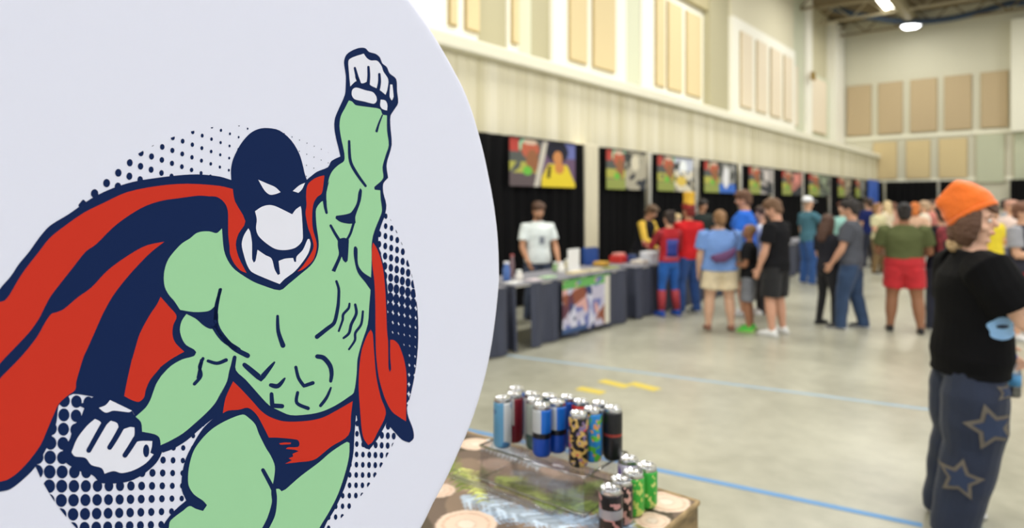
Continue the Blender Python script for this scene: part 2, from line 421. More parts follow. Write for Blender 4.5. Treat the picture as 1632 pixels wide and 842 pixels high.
for i, (x0, x1) in enumerate(pw):
    a0, a1 = DA(x0), DA(x1); W = a1-a0; z0, z1 = 1.93, 2.7
    e = hempty('hanging_poster', (a0+a1)/2, DB+.1, (z0+z1)/2); e.rotation_euler = (0, 0, -TH+PI/2)
    g = paint_grid('printed_sheet', W, z1-z0, 90, 50, poster_fn(i, W, z1-z0), attrmat(.6), e)
    g.rotation_euler = (0, 0, 0)
    obj('top_rod', boxbm(-W/2, W/2, -.012, .012, (z1-z0)/2-.02, (z1-z0)/2+.01), mat((30, 30, 30)), e)
    tag(e, 'printed banner, %s from the white sign, %s' % (ORD[i], desc[i]), 'poster', 'banners hung over the booths')
a0, a1 = DA(1378), DA(1394)
e = hempty('hanging_poster', a0, DB+.1, 1.9)
hobj('printed_sheet', boxbm(0, .02, 0, a1-a0, -.6, .85), mat((62, 104, 200), .6, var=.2, vscale=3), 0, 0, parent=e)
tag(e, 'tall plain blue banner hanging on the drape near the far corner', 'poster', 'banners hung over the booths')

CL = mat((62, 66, 82), .85, bump=.25, bscale=30, var=.18, vscale=5, stretch=(1, 4, .4))
CT = mat((128, 128, 136), .8, bump=.1)
def skirt(bm, path, z0=.012, z1=.742, amp=.022, fr=16):
    """pleated cloth wall along a path of (b,a) points"""
    P = []
    for (x0, y0), (x1, y1) in zip(path, path[1:]):
        L = math.hypot(x1-x0, y1-y0); n = max(2, int(L/.03)); nx, ny = (y1-y0)/L, -(x1-x0)/L
        for i in range(n+(1 if (x1, y1) == path[-1] else 0)):
            t = i/n; s = L*t; o = amp*(math.sin(s*fr)+.6*math.sin(s*fr*.43+1.2))
            P.append((x0+(x1-x0)*t, y0+(y1-y0)*t, nx*o, ny*o))
    rows = []
    for k, z in ((.15, z1), (.7, z1*.66), (1.2, z1*.3), (1.5, z0)):
        rows.append([bm.verts.new((x+dx*k, y+dy*k, z)) for x, y, dx, dy in P])
    for A, B in zip(rows, rows[1:]):
        for i in range(len(P)-1): bm.faces.new((A[i], A[i+1], B[i+1], B[i]))
def booth_table(a0, a1, label, gap=None):
    e = hempty('booth_table', a0, -4.62); L = a1-a0
    obj('table_top', boxbm(-.74, -.0, .02, L-.02, .715, .735, bev=.006), mat((200, 196, 186), .6), e)
    bm = bmesh.new(); box(bm, -.75, .012, 0, L, .737, .748, bev=.004)
    obj('cloth_top', bm, CT, e)
    bm = bmesh.new()
    if gap:
        skirt(bm, [(-.74, 0), (0, 0), (0, gap[0])]); skirt(bm, [(0, gap[1]), (0, L), (-.74, L)])
    else: skirt(bm, [(-.74, 0), (.0, 0), (.0, L), (-.74, L)])
    o = obj('cloth_skirt', bm, CL, e, True)
    for x in (-.66, -.08):
        for y in (.12, L-.12):
            bm = bmesh.new(); tube(bm, [(x, y, .005), (x, y, .72)], .016, 8); obj('leg', bm, mat((110, 110, 112), .4, .6), e)
    tag(e, label, 'table', 'cloth covered booth tables'); return e
booth_table(3.35, 5.5, 'grey cloth covered booth table partly hidden behind the white round sign')
booth_table(5.62, 8.1, 'grey cloth covered booth table with comic print poster on its front', gap=(.03, .3))
booth_table(8.35, 10.7, 'grey cloth covered booth table in front of the person in yellow sleeves')
booth_table(11.0, 13.3, 'dark cloth covered booth table hidden behind the group of visitors')
booth_table(13.6, 15.9, 'dark cloth covered booth table left of the man in the white cap')
booth_table(16.4, 18.9, 'dark cloth covered booth table beyond the man in the white cap')
booth_table(19.4, 22, 'farthest dark cloth covered booth table before the crowd')
# front print on second table
def comic(X, Z):
    n = wob(X*9, Z*9, 1.6, 5); n2 = wob(X*11, Z*7, 1.5, 9); c = np.tile(np.array([190., 186, 206]), (len(X), 1))
    c[n > .15] = (112, 120, 176); c[n < -.25] = (98, 58, 72); c[n2 > .3] = (212, 164, 158); c[(n2 < -.3)] = (50, 66, 112); c[(n2 < -.1) & (n > .0)] = (206, 206, 222); c[(n2 > .1) & (n < -.1)] = (140, 80, 60)
    c[(Z > .22) & (n < .35)] = (104, 172, 92); c[(X > .42)] = (214, 210, 196); c[(Z < -.26) & (X < 0)] = (64, 88, 132)
    return c
e = hempty('table_poster', 7.03, -4.57, .395); e.rotation_euler = (0, 0, -TH+PI/2)
paint_grid('printed_sheet', 1.08, .64, 110, 60, comic, attrmat(.6), e)
obj('top_hem', boxbm(-.54, .54, -.006, .006, .31, .33), mat((90, 150, 80)), e)
tag(e, 'crowded comic style print with green top hung on the front of booth table', 'poster')

# things on booth tables
def on_table(x, b=-4.9, z=.75):
    a = A_at(x, b); return a, b
def tbox(name, x, b, w, d, h, m, label, cat, bev=.01, z=.75, group=None):
    a, b = on_table(x, b); o = hobj(name, boxbm(-d/2, d/2, -w/2, w/2, 0, h, bev=bev), m, a, b, z); tag(o, label, cat, group); return o
a_, b_ = on_table(913, -4.95); e = hempty('sign_board', a_, b_, .75)
obj('white_panel', boxbm(-.01, .01, -.13, .13, .02, .3, bev=.004), mat((240, 240, 238), .5), e)
obj('foot', boxbm(-.05, .05, -.12, .12, 0, .02, bev=.004), mat((200, 200, 200), .5), e); tag(e, 'blank white upright board standing on booth table', 'sign')
def jar(x, b, r, h, col, lidc, label, cat='jar', z=.75, neck=.7):
    a, b = on_table(x, b); e = hempty('small_'+cat, a, b, z)
    bm = bmesh.new(); lathe(bm, [(r*.9, 0), (r, .01), (r, h*.7), (r*neck, h*.85), (r*neck, h)], 16); obj('container', bm, mat(col, .3), e, True)
    bm = bmesh.new(); lathe(bm, [(r*neck*1.1, h), (r*neck*1.1, h+.02), (r*neck*.9, h+.025)], 16); obj('lid', bm, mat(lidc, .4), e, True)
    tag(e, label, cat)
jar(806, -4.95, .045, .2, (74, 108, 170), (230, 230, 235), 'blue bottle on booth table beside the edge of the white sign', 'bottle')
jar(815, -5.1, .03, .26, (120, 96, 100), (170, 80, 80), 'slim dark bottle with reddish cap on booth table', 'bottle')
jar(826, -4.85, .045, .1, (228, 222, 212), (236, 236, 230), 'small cream jar on booth table near the bottles')
jar(893, -4.95, .05, .12, (236, 234, 226), (240, 240, 240), 'squat white jar left of the upright white board')
jar(884, -5.15, .04, .1, (150, 186, 130), (230, 236, 230), 'small pale green jar left of the squat white jar')
jar(902, -5.15, .035, .12, (214, 206, 170), (230, 230, 220), 'small beige jar just behind the upright white board')
for x, b, w_, d_, h_, c, l in ((818, -4.75, .2, .14, .012, (226, 226, 224), 'white sheet of paper on booth table nearest the sign'),
                            (850, -4.74, .2, .14, .012, (208, 196, 200), 'pinkish card lying at the front of the first booth table'),
                            (872, -4.76, .22, .12, .02, (168, 200, 160), 'pale green flyer at the front of booth table'),
                            (918, -4.78, .34, .12, .03, (214, 200, 160), 'stack of beige prints in front of the white board'),
                            (946, -4.76, .3, .12, .025, (196, 186, 150), 'low stack of tan prints right of the white board'),
                            (972, -4.78, .3, .12, .02, (150, 156, 96), 'olive green mat at the right end of booth table')):
    tbox('flyer_stack' if h_ > .014 else 'flyer', x, b, w_, d_, h_, mat(c, .7), l, 'paper', bev=.003)
tbox('box', 985, -5.15, .24, .2, .11, mat((206, 52, 44), .5), 'red box at the right end of booth table', 'box')
tbox('box', 985, -5.15, .2, .12, .04, mat((226, 150, 140), .5), 'small pink tray on top of the red box', 'tray', z=.861)
tbox('tin', 957, -5.1, .2, .16, .06, mat((206, 160, 60), .5), 'low golden box left of the red box', 'box')
tbox('tin', 1006, -5.0, .12, .12, .12, mat((44, 70, 120), .5), 'dark blue box at the start of the third booth table', 'box')
# blue chair behind the table
e = hempty('folding_chair', A_at(941, -5.75), -5.75)
bm = bmesh.new(); loft(bm, [(0, -.2, .6), (-.02, -.215, .75), (-.03, -.19, .93), (-.03, -.1, .99)][:3]+[(-.03, -.12, .97)], [.02]*4, n=8)
obj('backrest', boxbm(-.03, .0, -.2, .2, .66, .95, bev=.04), mat((44, 84, 160), .6), e)
obj('seat', boxbm(.0, .42, -.22, .22, .43, .47, bev=.015), mat((44, 84, 160), .6), e); bm.free()
for sx, sy in ((0, -.19), (0, .19), (.38, -.19), (.38, .19)):
    bm = bmesh.new(); tube(bm, [(sx, sy, .005), (sx-.02 if sx == 0 else sx, sy, .7 if sx == 0 else .44)], .012, 8); obj('leg', bm, mat((120, 120, 124), .4, .6), e)
tag(e, 'blue chair behind booth table right of the white board', 'chair')
# merchandise on the third table
for i, (x, w_, h_, c, l) in enumerate(((1018, .22, .05, (222, 214, 200), 'cream stack of prints below the yellow sleeved person'), (1034, .26, .16, (232, 236, 242), 'white paper bag on table beside the person in yellow sleeves'),
                                       (1049, .2, .1, (150, 190, 214), 'pale blue box on table left of the person in red and blue suit'))):
    tbox('table_item' if i else 'flyer_stack', x, -4.85, w_, .2, h_, mat(c, .6), l, ['paper', 'bag', 'box'][i])
# floor tape
def tape(p, q, wd, m, label, nm='floor_tape', cat='floor tape'):
    p, q = Vector(p), Vector(q); d = (q-p); L = d.length; d.normalize()
    e = obj(nm, boxbm(0, L, -wd/2, wd/2, 0.0, .002), m); e.location = (p.x, p.y, .0003); e.rotation_euler = (0, 0, math.atan2(d.y, d.x)); tag(e, label, cat)
t1 = mat((96, 146, 196), .6); t2 = mat((150, 176, 196), .6); ty = mat((206, 186, 78), .7)
P, Q = onz(755, 688), onz(1470, 838); tape(P-(Q-P)*.3, Q, .05, t1, 'blue tape line on the floor just behind the table of cans')
P, Q = onz(850, 572), onz(1510, 657); tape(P-(Q-P)*.2, Q, .05, t2, 'faint blue tape line on the floor farther from the camera')
for i, (x0, y0, x1, y1, l) in enumerate(((958, 607, 1000, 617, 'yellow floor tape piece, topmost of three'), (922, 619, 962, 627, 'yellow floor tape piece left of the other two'), (1006, 611, 1048, 622, 'yellow floor tape piece right of the other two'))):
    tape(onz(x0, y0), onz(x1, y1), .12, ty, l)

# ------------------------------------------------------------------ the round sign
VPX = 1789.0; D0 = .9
def SP(x, y):                                   # pixel on the photo -> point on the sign's own flat plane (s, z)
    d = D0*(VPX-400)/(VPX-x); return px(x, y, d)
s_dir = Vector((VPX-CX, F, 0)).normalized(); s_nrm = Vector((s_dir.y, -s_dir.x, 0))   # toward the camera
s_org = SP(140, 446)
def S2(x, y):
    p = SP(x, y)-s_org; return (p.dot(s_dir), p.z)
sign = empty('round_fabric_sign', (s_org.x, s_org.y, 0), math.atan2(s_dir.y, s_dir.x))
tag(sign, 'large round white fabric sign printed with a caped masked figure raising one fist', 'sign')
# local frame: x along the sign, y = behind the sign (rotate) -> front is -y
Z0 = s_org.z
edge = [(658.5, 0), (668.5, 14), (690, 45.6), (711, 80), (728, 111), (745.4, 145), (757.5, 178), (767, 211), (775.5, 244), (783, 280), (791.3, 325), (797, 370), (799.5, 418), (800, 446), (797, 480), (793, 516), (788.5, 548), (781.5, 585), (773, 620), (763, 653), (751, 687), (735, 723), (715, 767), (694, 806), (677, 842)]
E2 = [S2(*p) for p in edge]
Am = np.array([[2*a, 2*b, 1] for a, b in E2]); bb = np.array([a*a+b*b for a, b in E2])
cx_, cz_, k_ = np.linalg.lstsq(Am, bb, rcond=None)[0]; R_ = math.sqrt(k_+cx_**2+cz_**2)
angs = [math.atan2(b-cz_, a-cx_) for a, b in E2]; rads = [math.hypot(a-cx_, b-cz_) for a, b in E2]
def sign_r(t):
    t = (t+PI) % (2*PI)-PI
    if t > angs[0]:
        k = min(1, (t-angs[0])/.5); return rads[0]*(1-k)+R_*k
    if t < angs[-1]:
        k = min(1, (angs[-1]-t)/.5); return rads[-1]*(1-k)+R_*k
    return float(np.interp(-t, [-q for q in angs], rads))
NS = 240
ring = [(cx_+sign_r(2*PI*i/NS)*math.cos(2*PI*i/NS), cz_+sign_r(2*PI*i/NS)*math.sin(2*PI*i/NS)) for i in range(NS)]
bm = bmesh.new()
lay = []
for k, y in ((.972, 0.), (.982, .0006), (.989, .0022), (.995, .005), (.9985, .009), (1.0, .014), (.9985, .02), (.99, .026), (.96, .028)):
    lay.append([bm.verts.new((cx_+(a-cx_)*k, y, Z0+cz_+(b-cz_)*k)) for a, b in ring])
for A, B in zip(lay, lay[1:]):
    for i in range(NS): bm.faces.new((A[i], A[(i+1) % NS], B[(i+1) % NS], B[i]))
bm.faces.new(lay[0][::-1]); bm.faces.new(lay[-1])
def fabmat(c):
    m = bpy.data.materials.new('sign_fabric'); m.use_nodes = True
    nt = m.node_tree; b = nt.nodes['Principled BSDF']
    b.inputs['Base Color'].default_value = (*lin(c), 1); b.inputs['Roughness'].default_value = .85; b.inputs['Specular IOR Level'].default_value = .15
    tc = nt.nodes.new('ShaderNodeTexCoord'); bp = nt.nodes.new('ShaderNodeBump'); bp.inputs['Strength'].default_value = .25; bp.inputs['Distance'].default_value = .0006
    ws = []
    for d in ('X', 'Z'):
        wv = nt.nodes.new('ShaderNodeTexWave'); wv.bands_direction = d; wv.inputs['Scale'].default_value = 380; wv.inputs['Distortion'].default_value = 1.5; wv.inputs['Detail'].default_value = 1
        nt.links.new(tc.outputs['Object'], wv.inputs['Vector']); ws.append(wv)
    ad = nt.nodes.new('ShaderNodeMath'); nt.links.new(ws[0].outputs['Fac'], ad.inputs[0]); nt.links.new(ws[1].outputs['Fac'], ad.inputs[1])
    nt.links.new(ad.outputs[0], bp.inputs['Height']); nt.links.new(bp.outputs[0], b.inputs['Normal'])
    return m
WH = fabmat((227, 230, 249)); NV = fabmat((14, 36, 82)); RD = fabmat((203, 52, 36)); GR = fabmat((158, 212, 166)); AW = fabmat((230, 232, 247))
obj('fabric_panel', bm, WH, sign)
bm = bmesh.new(); loft(bm, [(cx_, .05, .03), (cx_, .05, Z0+cz_+.3)], [.018, .018], n=14); obj('support_pole', bm, mat((60, 60, 64), .4, .6), sign, True)
for sg in (-1, 1):
    bm = bmesh.new(); tube(bm, [(cx_, .05, .05), (cx_+sg*.3, .05, .016)], .014); obj('stand_foot', bm, mat((60, 60, 64), .4, .6), sign, True)
    bm = bmesh.new(); tube(bm, [(cx_, .05, .05), (cx_, .05+sg*.28, .016)], .014); obj('stand_foot', bm, mat((60, 60, 64), .4, .6), sign, True)

# ---- artwork: flat print on the fabric
def zz(o, s): return lambda *pts: [(o[0]+x/s, o[1]+y/s) for x, y in pts]
A_ = zz((340, 60), 3.509); B_ = zz((340, 250), 3.509); C_ = zz((340, 460), 3.508); D_ = zz((240, 600), 3.48); E_ = zz((0, 570), 3.094); F_ = zz((0, 340), 3.239); G_ = zz((0, 180), 3.0075); H_ = zz((540, 320), 2.105)
def smooth_poly(P, sub=4, closed=True, corner=1.05):
    """Catmull-Rom through the traced points, keeping sharp corners sharp"""
    n = len(P); out = []; P = [Vector(p) for p in P]
    def iscorner(i):
        if not closed and i in (0, n-1): return True
        a = P[i]-P[i-1]; b = P[(i+1) % n]-P[i]
        if a.length < 1e-6 or b.length < 1e-6: return True
        return a.angle(b) > corner
    cr = [iscorner(i) for i in range(n)]
    for i in range(n if closed else n-1):
        p1, p2 = P[i], P[(i+1) % n]
        p0 = P[i-1] if not cr[i] else p1; p3 = P[(i+2) % n] if not cr[(i+1) % n] else p2
        L = (p2-p1).length
        def lim(v): return v.normalized()*min(v.length, 2*L) if v.length > 0 else v
        m1 = lim((p2-p0))*.5; m2 = lim((p3-p1))*.5
        for k in range(sub):
            t = k/sub; t2 = t*t; t3 = t2*t
            out.append(p1*(2*t3-3*t2+1)+m1*(t3-2*t2+t)+p2*(-2*t3+3*t2)+m2*(t3-t2))
    if not closed: out.append(P[-1])
    return [(p.x, p.y) for p in out]
art = bmesh.new()
def fill(P, mi, lv, sub=4, raw=False):
    Q = P if raw else smooth_poly(P, sub)
    pts = []
    for x, y in Q:
        a, b = S2(x, y); pts.append(Vector((a, -lv*.00012-.0002, Z0+b)))
    tri = tessellate_polygon([pts])
    vs = [art.verts.new(p) for p in pts]
    for t in tri:
        f = [vs[i] for i in t]
        n_ = (pts[t[1]]-pts[t[0]]).cross(pts[t[2]]-pts[t[0]])
        if n_.length < 1e-12: continue
        if n_.y > 0: f.reverse()
        try:
            fc = art.faces.new(f); fc.material_index = mi
        except ValueError: pass
def stroke(P, w0, w1=None, wm=None, lv=4, mi=0):
    w1 = w0 if w1 is None else w1
    Q = smooth_poly(P, 5, closed=False, corner=1.3); n = len(Q)
    Lf = []; Rt = []
    for i, (x, y) in enumerate(Q):
        a = Q[max(0, i-1)]; b = Q[min(n-1, i+1)]; dx, dy = b[0]-a[0], b[1]-a[1]; l = math.hypot(dx, dy) or 1
        t = i/(n-1); wd = (w0*(1-t)+w1*t) if wm is None else (w0*(1-t)**2+2*wm*t*(1-t)+w1*t*t)
        wd *= .5; Lf.append((x-dy/l*wd, y+dx/l*wd)); Rt.append((x+dy/l*wd, y-dx/l*wd))
    # quads, plus round ends
    for i in range(n-1): fill([Lf[i], Lf[i+1], Rt[i+1], Rt[i]], mi, lv, raw=True)
    for c, wd in ((Q[0], w0), (Q[-1], w1)):
        fill([(c[0]+wd*.5*math.cos(k*PI/6), c[1]+wd*.5*math.sin(k*PI/6)) for k in range(12)], mi, lv+.3, raw=True)
    for c in Q[1:-1]:
        pass
# navy silhouette (cape, figure, right cape)
sil = (G_((1108, 322), (1050, 305), (950, 295), (850, 300), (750, 312), (640, 330), (530, 365), (430, 415), (330, 485), (240, 540), (190, 595), (140, 665), (90, 725), (50, 785), (0, 842))
       + [(-35, 512), (-110, 640), (-90, 740)] + [(-40, 790)] + E_((0, 662), (50, 650), (110, 605), (170, 545), (215, 475), (250, 400), (278, 320), (288, 240), (310, 215), (360, 180), (470, 195), (560, 200), (650, 260), (700, 365), (790, 430), (800, 470), (850, 452), (920, 410), (1000, 340), (1052, 300))
       + E_((1000, 350), (950, 430), (915, 500), (897, 580), (895, 650), (918, 705), (860, 755), (815, 810), (800, 842)) + [(250, 880), (225, 960), (480, 960), (505, 900)]
       + D_((962, 842), (1020, 740), (1075, 620), (1110, 500), (1125, 420), (1130, 330), (1140, 205), (1152, 280), (1168, 350), (1185, 395), (1210, 405))
       + H_((100, 838), (130, 800), (160, 745), (185, 775), (212, 803), (236, 812), (251, 797), (248, 765), (230, 715), (228, 650), (226, 600), (228, 540), (215, 495), (195, 470), (170, 465))
       + C_((978, 250), (975, 180), (972, 100), (976, 20)) + B_((975, 760), (968, 690), (955, 620), (935, 540), (923, 490), (925, 430), (945, 365), (958, 330), (967, 270), (950, 200), (950, 150), (975, 120))
       + A_((977, 785), (968, 720), (975, 680), (997, 600), (990, 500), (990, 440), (1010, 405), (1033, 365), (1027, 300), (1022, 232), (985, 200), (970, 165), (945, 145), (930, 110), (905, 90), (870, 80), (850, 60), (820, 57), (785, 68), (755, 85), (738, 105), (730, 140), (740, 210), (740, 260), (735, 320), (700, 400), (680, 450), (676, 500), (685, 560), (700, 620), (710, 665), (660, 690), (640, 725), (580, 750), (540, 780), (522, 795), (510, 760), (500, 715), (480, 650), (435, 575), (370, 520), (305, 506), (250, 512), (200, 540), (150, 600), (110, 680), (98, 740), (100, 795)))
fill(sil, 0, 1.5, sub=3)
# left fist outline
fill(E_((360, 225), (420, 222), (470, 190), (620, 195), (665, 290), (700, 315), (705, 365), (770, 380), (792, 420), (800, 460), (770, 520), (700, 580), (620, 615), (500, 620), (455, 580), (390, 560), (320, 515), (305, 470), (345, 400), (360, 340), (395, 300), (415, 250)), 0, 1.7)
# green body
body = (A_((757, 352), (775, 358), (795, 378), (860, 388), (930, 400), (945, 430), (970, 435), (970, 520), (980, 600), (962, 660), (945, 725), (950, 780), (935, 805), (900, 835))
        + B_((902, 185), (932, 188), (935, 240), (942, 300), (930, 340), (905, 400), (890, 450), (884, 500), (884, 580), (881, 670), (878, 745))
        + C_((870, 100), (862, 200), (830, 300), (805, 395), (800, 480), (785, 580), (760, 603), (680, 655), (600, 690), (520, 705), (430, 708), (365, 682), (310, 652), (260, 600), (180, 510), (126, 458), (122, 395), (108, 395), (88, 460), (75, 520), (30, 610))
        + E_((1110, 135), (1085, 180), (1060, 225), (1020, 270), (960, 325), (900, 375), (830, 415), (792, 432), (785, 395), (760, 378), (700, 366), (695, 320), (668, 292), (715, 250), (738, 215), (755, 170), (770, 130), (793, 93))
        + F_((830, 842), (880, 790), (940, 755), (1000, 738), (1012, 718), (1000, 703), (960, 680), (938, 645), (928, 600), (938, 555), (962, 520), (945, 508), (930, 500), (900, 455), (870, 420), (850, 380), (845, 330), (852, 280), (870, 235), (905, 190), (940, 155), (980, 130), (1010, 105), (1040, 95), (1080, 94), (1115, 103), (1132, 92), (1145, 78))
        + B_((50, 440), (58, 520), (80, 580), (120, 632), (210, 692), (270, 718), (370, 747), (420, 712), (480, 662), (540, 612), (570, 570), (586, 520), (588, 470), (578, 400), (573, 340), (575, 290), (605, 250), (632, 250), (632, 200), (648, 133))
        + A_((640, 815), (650, 775), (670, 740), (700, 712), (730, 690), (732, 650), (722, 600), (710, 540), (705, 490), (712, 440), (735, 395)))
fill(body, 3, 2.5, sub=3)
fill(D_((510, 212), (430, 240), (350, 285), (290, 340), (240, 410), (215, 490), (207, 560), (212, 610), (240, 655), (290, 690), (312, 715), (290, 747), (250, 735), (215, 720), (180, 745), (110, 800), (100, 842), (60, 1000), (0, 1230), (430, 1230), (560, 960), (625, 842), (655, 775), (672, 700), (668, 640), (682, 575), (688, 500), (665, 440), (640, 400), (600, 320), (580, 268), (545, 232)), 3, 2.5)
fill(D_((1085, 365), (1102, 370), (1100, 440), (1080, 530), (1040, 650), (990, 750), (935, 842), (860, 1000), (780, 1230), (500, 1230), (600, 960), (657, 842), (690, 770), (700, 690), (695, 625), (712, 625), (725, 638), (750, 625), (830, 555), (930, 480), (1000, 420)), 3, 2.5)
# red
fill(G_((1115, 365),) + B_((120, 250), (178, 360), (140, 430), (125, 490), (140, 560), (185, 650), (150, 635), (115, 595), (93, 545), (90, 500), (83, 440), (82, 380), (80, 300), (60, 255), (20, 225))
     + G_((1000, 400), (950, 397), (850, 410), (780, 420), (700, 445), (620, 490), (540, 550), (460, 630), (410, 665), (350, 740), (270, 842))
     + F_((260, 430), (230, 485), (200, 545), (150, 615), (80, 690), (0, 775)) + [(-30, 620), (-100, 660), (-100, 560), (-30, 490)] + F_((0, 458), (25, 450), (50, 420), (90, 350), (130, 290), (200, 200), (255, 130))
     + G_((300, 550), (400, 480), (500, 430), (610, 380), (760, 350), (900, 340), (1050, 350)), 2, 2.5, sub=3)
fill(F_((848, 147), (760, 165), (690, 200), (600, 260), (540, 310), (470, 385), (400, 435), (330, 495), (290, 512), (265, 520), (235, 560), (190, 640), (110, 740), (10, 842)) + E_((0, 105),) + [(-30, 640), (-90, 700), (-70, 760), (-30, 772)]
     + E_((0, 612), (40, 600), (90, 565), (150, 500), (200, 430), (235, 350), (265, 280), (290, 228), (330, 190), (370, 160), (375, 120), (410, 0)) + F_((450, 700), (490, 610), (530, 520), (580, 430), (640, 350), (710, 270), (780, 200)), 2, 2.5, sub=3)
fill(F_((828, 432), (870, 480), (910, 530), (893, 580), (890, 630), (905, 670), (950, 715), (880, 755), (820, 800)) + E_((790, 50), (740, 110), (718, 160), (710, 195), (685, 218), (650, 210), (612, 190), (625, 120), (652, 0)) + F_((680, 760), (700, 690), (722, 620), (770, 530), (810, 470)), 2, 2.5)
fill(D_((457, 28), (500, 70), (570, 145), (610, 190), (660, 225), (740, 250), (860, 248), (950, 230), (1030, 190), (1120, 138), (1110, 220), (1097, 325), (1000, 390), (920, 455), (880, 470), (830, 475), (745, 485), (782, 466), (765, 455), (790, 445), (787, 430), (820, 415), (800, 408), (750, 403), (760, 394), (815, 392), (825, 375), (812, 352), (700, 340), (655, 340), (620, 270), (585, 210), (540, 175), (490, 185), (430, 190), (400, 205), (415, 120)), 2, 2.7)
fill(D_((712, 372), (740, 367), (778, 368), (775, 376), (720, 379)), 2, 3)
fill(B_((620, 105), (600, 108), (560, 125), (525, 160), (518, 220), (520, 270), (515, 320), (530, 400), (545, 440), (560, 500), (540, 550), (500, 610), (470, 642), (500, 630), (555, 580), (575, 520), (576, 480), (555, 400), (552, 320), (560, 260), (580, 225), (605, 205), (615, 150)), 2, 2.7)
fill(B_((892, 480), (912, 510), (935, 570), (950, 640), (960, 740)) + C_((965, 110), (970, 240), (976, 300), (978, 440), (985, 468), (993, 450), (988, 380), (988, 287), (1010, 290), (1035, 315), (1060, 380), (1075, 450), (1080, 520), (1078, 600), (1076, 742), (1040, 720), (1000, 690), (970, 640), (950, 590), (925, 500), (910, 380), (906, 250), (905, 100)) + B_((900, 700), (888, 600), (886, 520)), 2, 2.5)
fill(C_((880, 230), (862, 255), (830, 340), (815, 450), (812, 560), (820, 680), (828, 780)) + H_((83, 798), (98, 820), (112, 810), (128, 780), (157, 715), (140, 660), (125, 590), (117, 500), (113, 445), (105, 432)), 2, 2.5)
# white parts
fill(B_((232, 305), (270, 280), (310, 270), (350, 278), (440, 322), (460, 295), (487, 276), (492, 300), (500, 450), (490, 480), (455, 510), (400, 522), (345, 515), (290, 480), (250, 440), (238, 400), (242, 350)), 1, 2.5)
fill(B_((250, 128), (300, 150), (345, 170), (375, 198), (350, 208), (315, 212), (285, 188)), 1, 2.5); fill(B_((512, 146), (480, 160), (443, 192), (475, 202), (495, 182)), 1, 2.5)
fill(B_((195, 400), (170, 440), (158, 490), (170, 550), (190, 610), (215, 645), (290, 680), (370, 712), (400, 682), (450, 645), (490, 600), (530, 540), (543, 490), (536, 460), (526, 462), (500, 520), (465, 558), (462, 588), (452, 588), (445, 566), (400, 570), (364, 583), (372, 655), (360, 662), (342, 630), (325, 570), (290, 550), (246, 520), (235, 582), (225, 592), (216, 570), (215, 480), (205, 420)), 1, 2.5)
fill(A_((755, 130), (780, 110), (840, 90), (858, 115), (880, 128), (915, 130), (940, 160), (950, 190), (977, 235), (972, 290), (962, 320), (938, 300), (915, 285), (880, 268), (860, 245), (835, 256), (812, 250), (795, 245), (765, 273), (758, 200)), 1, 2.5)
stroke(A_((790, 170), (800, 210), (812, 250)), 3.5, 6); stroke(A_((866, 165), (868, 215), (864, 262)), 4, 5.5); stroke(A_((927, 205), (928, 250), (918, 300)), 4, 6)
fill(A_((790, 215), (800, 245), (765, 275), (800, 275), (830, 262), (815, 240)), 0, 4)
fill(A_((988, 262), (1000, 263), (1007, 330), (997, 352), (985, 330)), 1, 2.7)
fill(A_((800, 280), (850, 295), (890, 305), (910, 330), (912, 355), (895, 370), (840, 357), (790, 345), (773, 320), (778, 290)), 1, 2.7); fill(A_((935, 347), (960, 352), (972, 375), (970, 408), (945, 400), (932, 380)), 1, 2.7)
fill(E_((352, 468), (380, 400), (430, 335), (468, 303), (495, 318), (505, 350), (545, 312), (578, 325), (585, 362), (640, 343), (662, 345), (662, 380), (650, 425), (690, 412), (750, 412), (748, 440), (740, 470), (757, 478), (720, 520), (660, 555), (600, 570), (560, 560), (515, 573), (500, 545), (450, 530), (420, 495), (370, 488)), 1, 2.5)
for q in (((515, 320), (475, 390), (437, 458)), ((598, 345), (570, 395), (540, 443)), ((668, 400), (640, 445), (615, 482))): stroke(E_(*q), 9, 8)
fill([(232.7+5*math.cos(t*PI/8), 718.7+10.3*math.sin(t*PI/8)) for t in range(16)], 0, 4, raw=True)
fill(E_((487, 248), (520, 235), (542, 210), (600, 238), (650, 262), (635, 270), (560, 262), (520, 272)), 1, 2.5)
# navy lines on the body
stroke(A_((758, 580), (765, 690), (800, 760), (850, 830)), 4, 4, wm=6); stroke(A_((944, 434), (925, 480), (912, 523)), 2, 4.2)
fill(B_((820, 175), (830, 190), (822, 250), (793, 335), (795, 370), (760, 375), (710, 365), (682, 345), (685, 330), (740, 322), (770, 310), (800, 260), (810, 200)), 0, 4)
stroke(B_((785, 365), (765, 430), (742, 470)), 4.2, 4); stroke(B_((655, 385), (680, 430), (705, 470)), 4, 5)
fill(B_((695, 462), (730, 453), (757, 465), (750, 580), (738, 592), (725, 580), (717, 558), (680, 645), (660, 637), (700, 548), (695, 500)), 0, 4)
fill(B_((785, 507), (795, 500), (805, 515), (808, 600), (835, 645), (885, 678), (880, 748), (850, 705), (805, 645), (785, 560)), 0, 4)
stroke(B_((622, 250), (625, 280), (632, 313)), 6, 4)
stroke(B_((687, 697), (700, 740), (699, 800), (695, 842)) + C_((700, 150), (675, 190), (635, 225), (578, 270))[1:], 4, 7)
stroke(C_((358, 155), (362, 240), (388, 318)), 4.5, 8); stroke(B_((40, 742),) + C_((15, 100), (15, 190), (40, 250), (110, 330), (190, 375)), 4.5, 8, wm=8)
stroke(F_((1135, 395), (1118, 480), (1110, 560)), 5, 6)
fill(F_((925, 498), (1000, 510), (1075, 505), (1108, 480), (1125, 520), (1122, 592), (1085, 597), (1050, 580), (1010, 545), (962, 520)), 0, 4)
stroke(F_((1095, 570), (1150, 650), (1231, 705)), 9, 7)
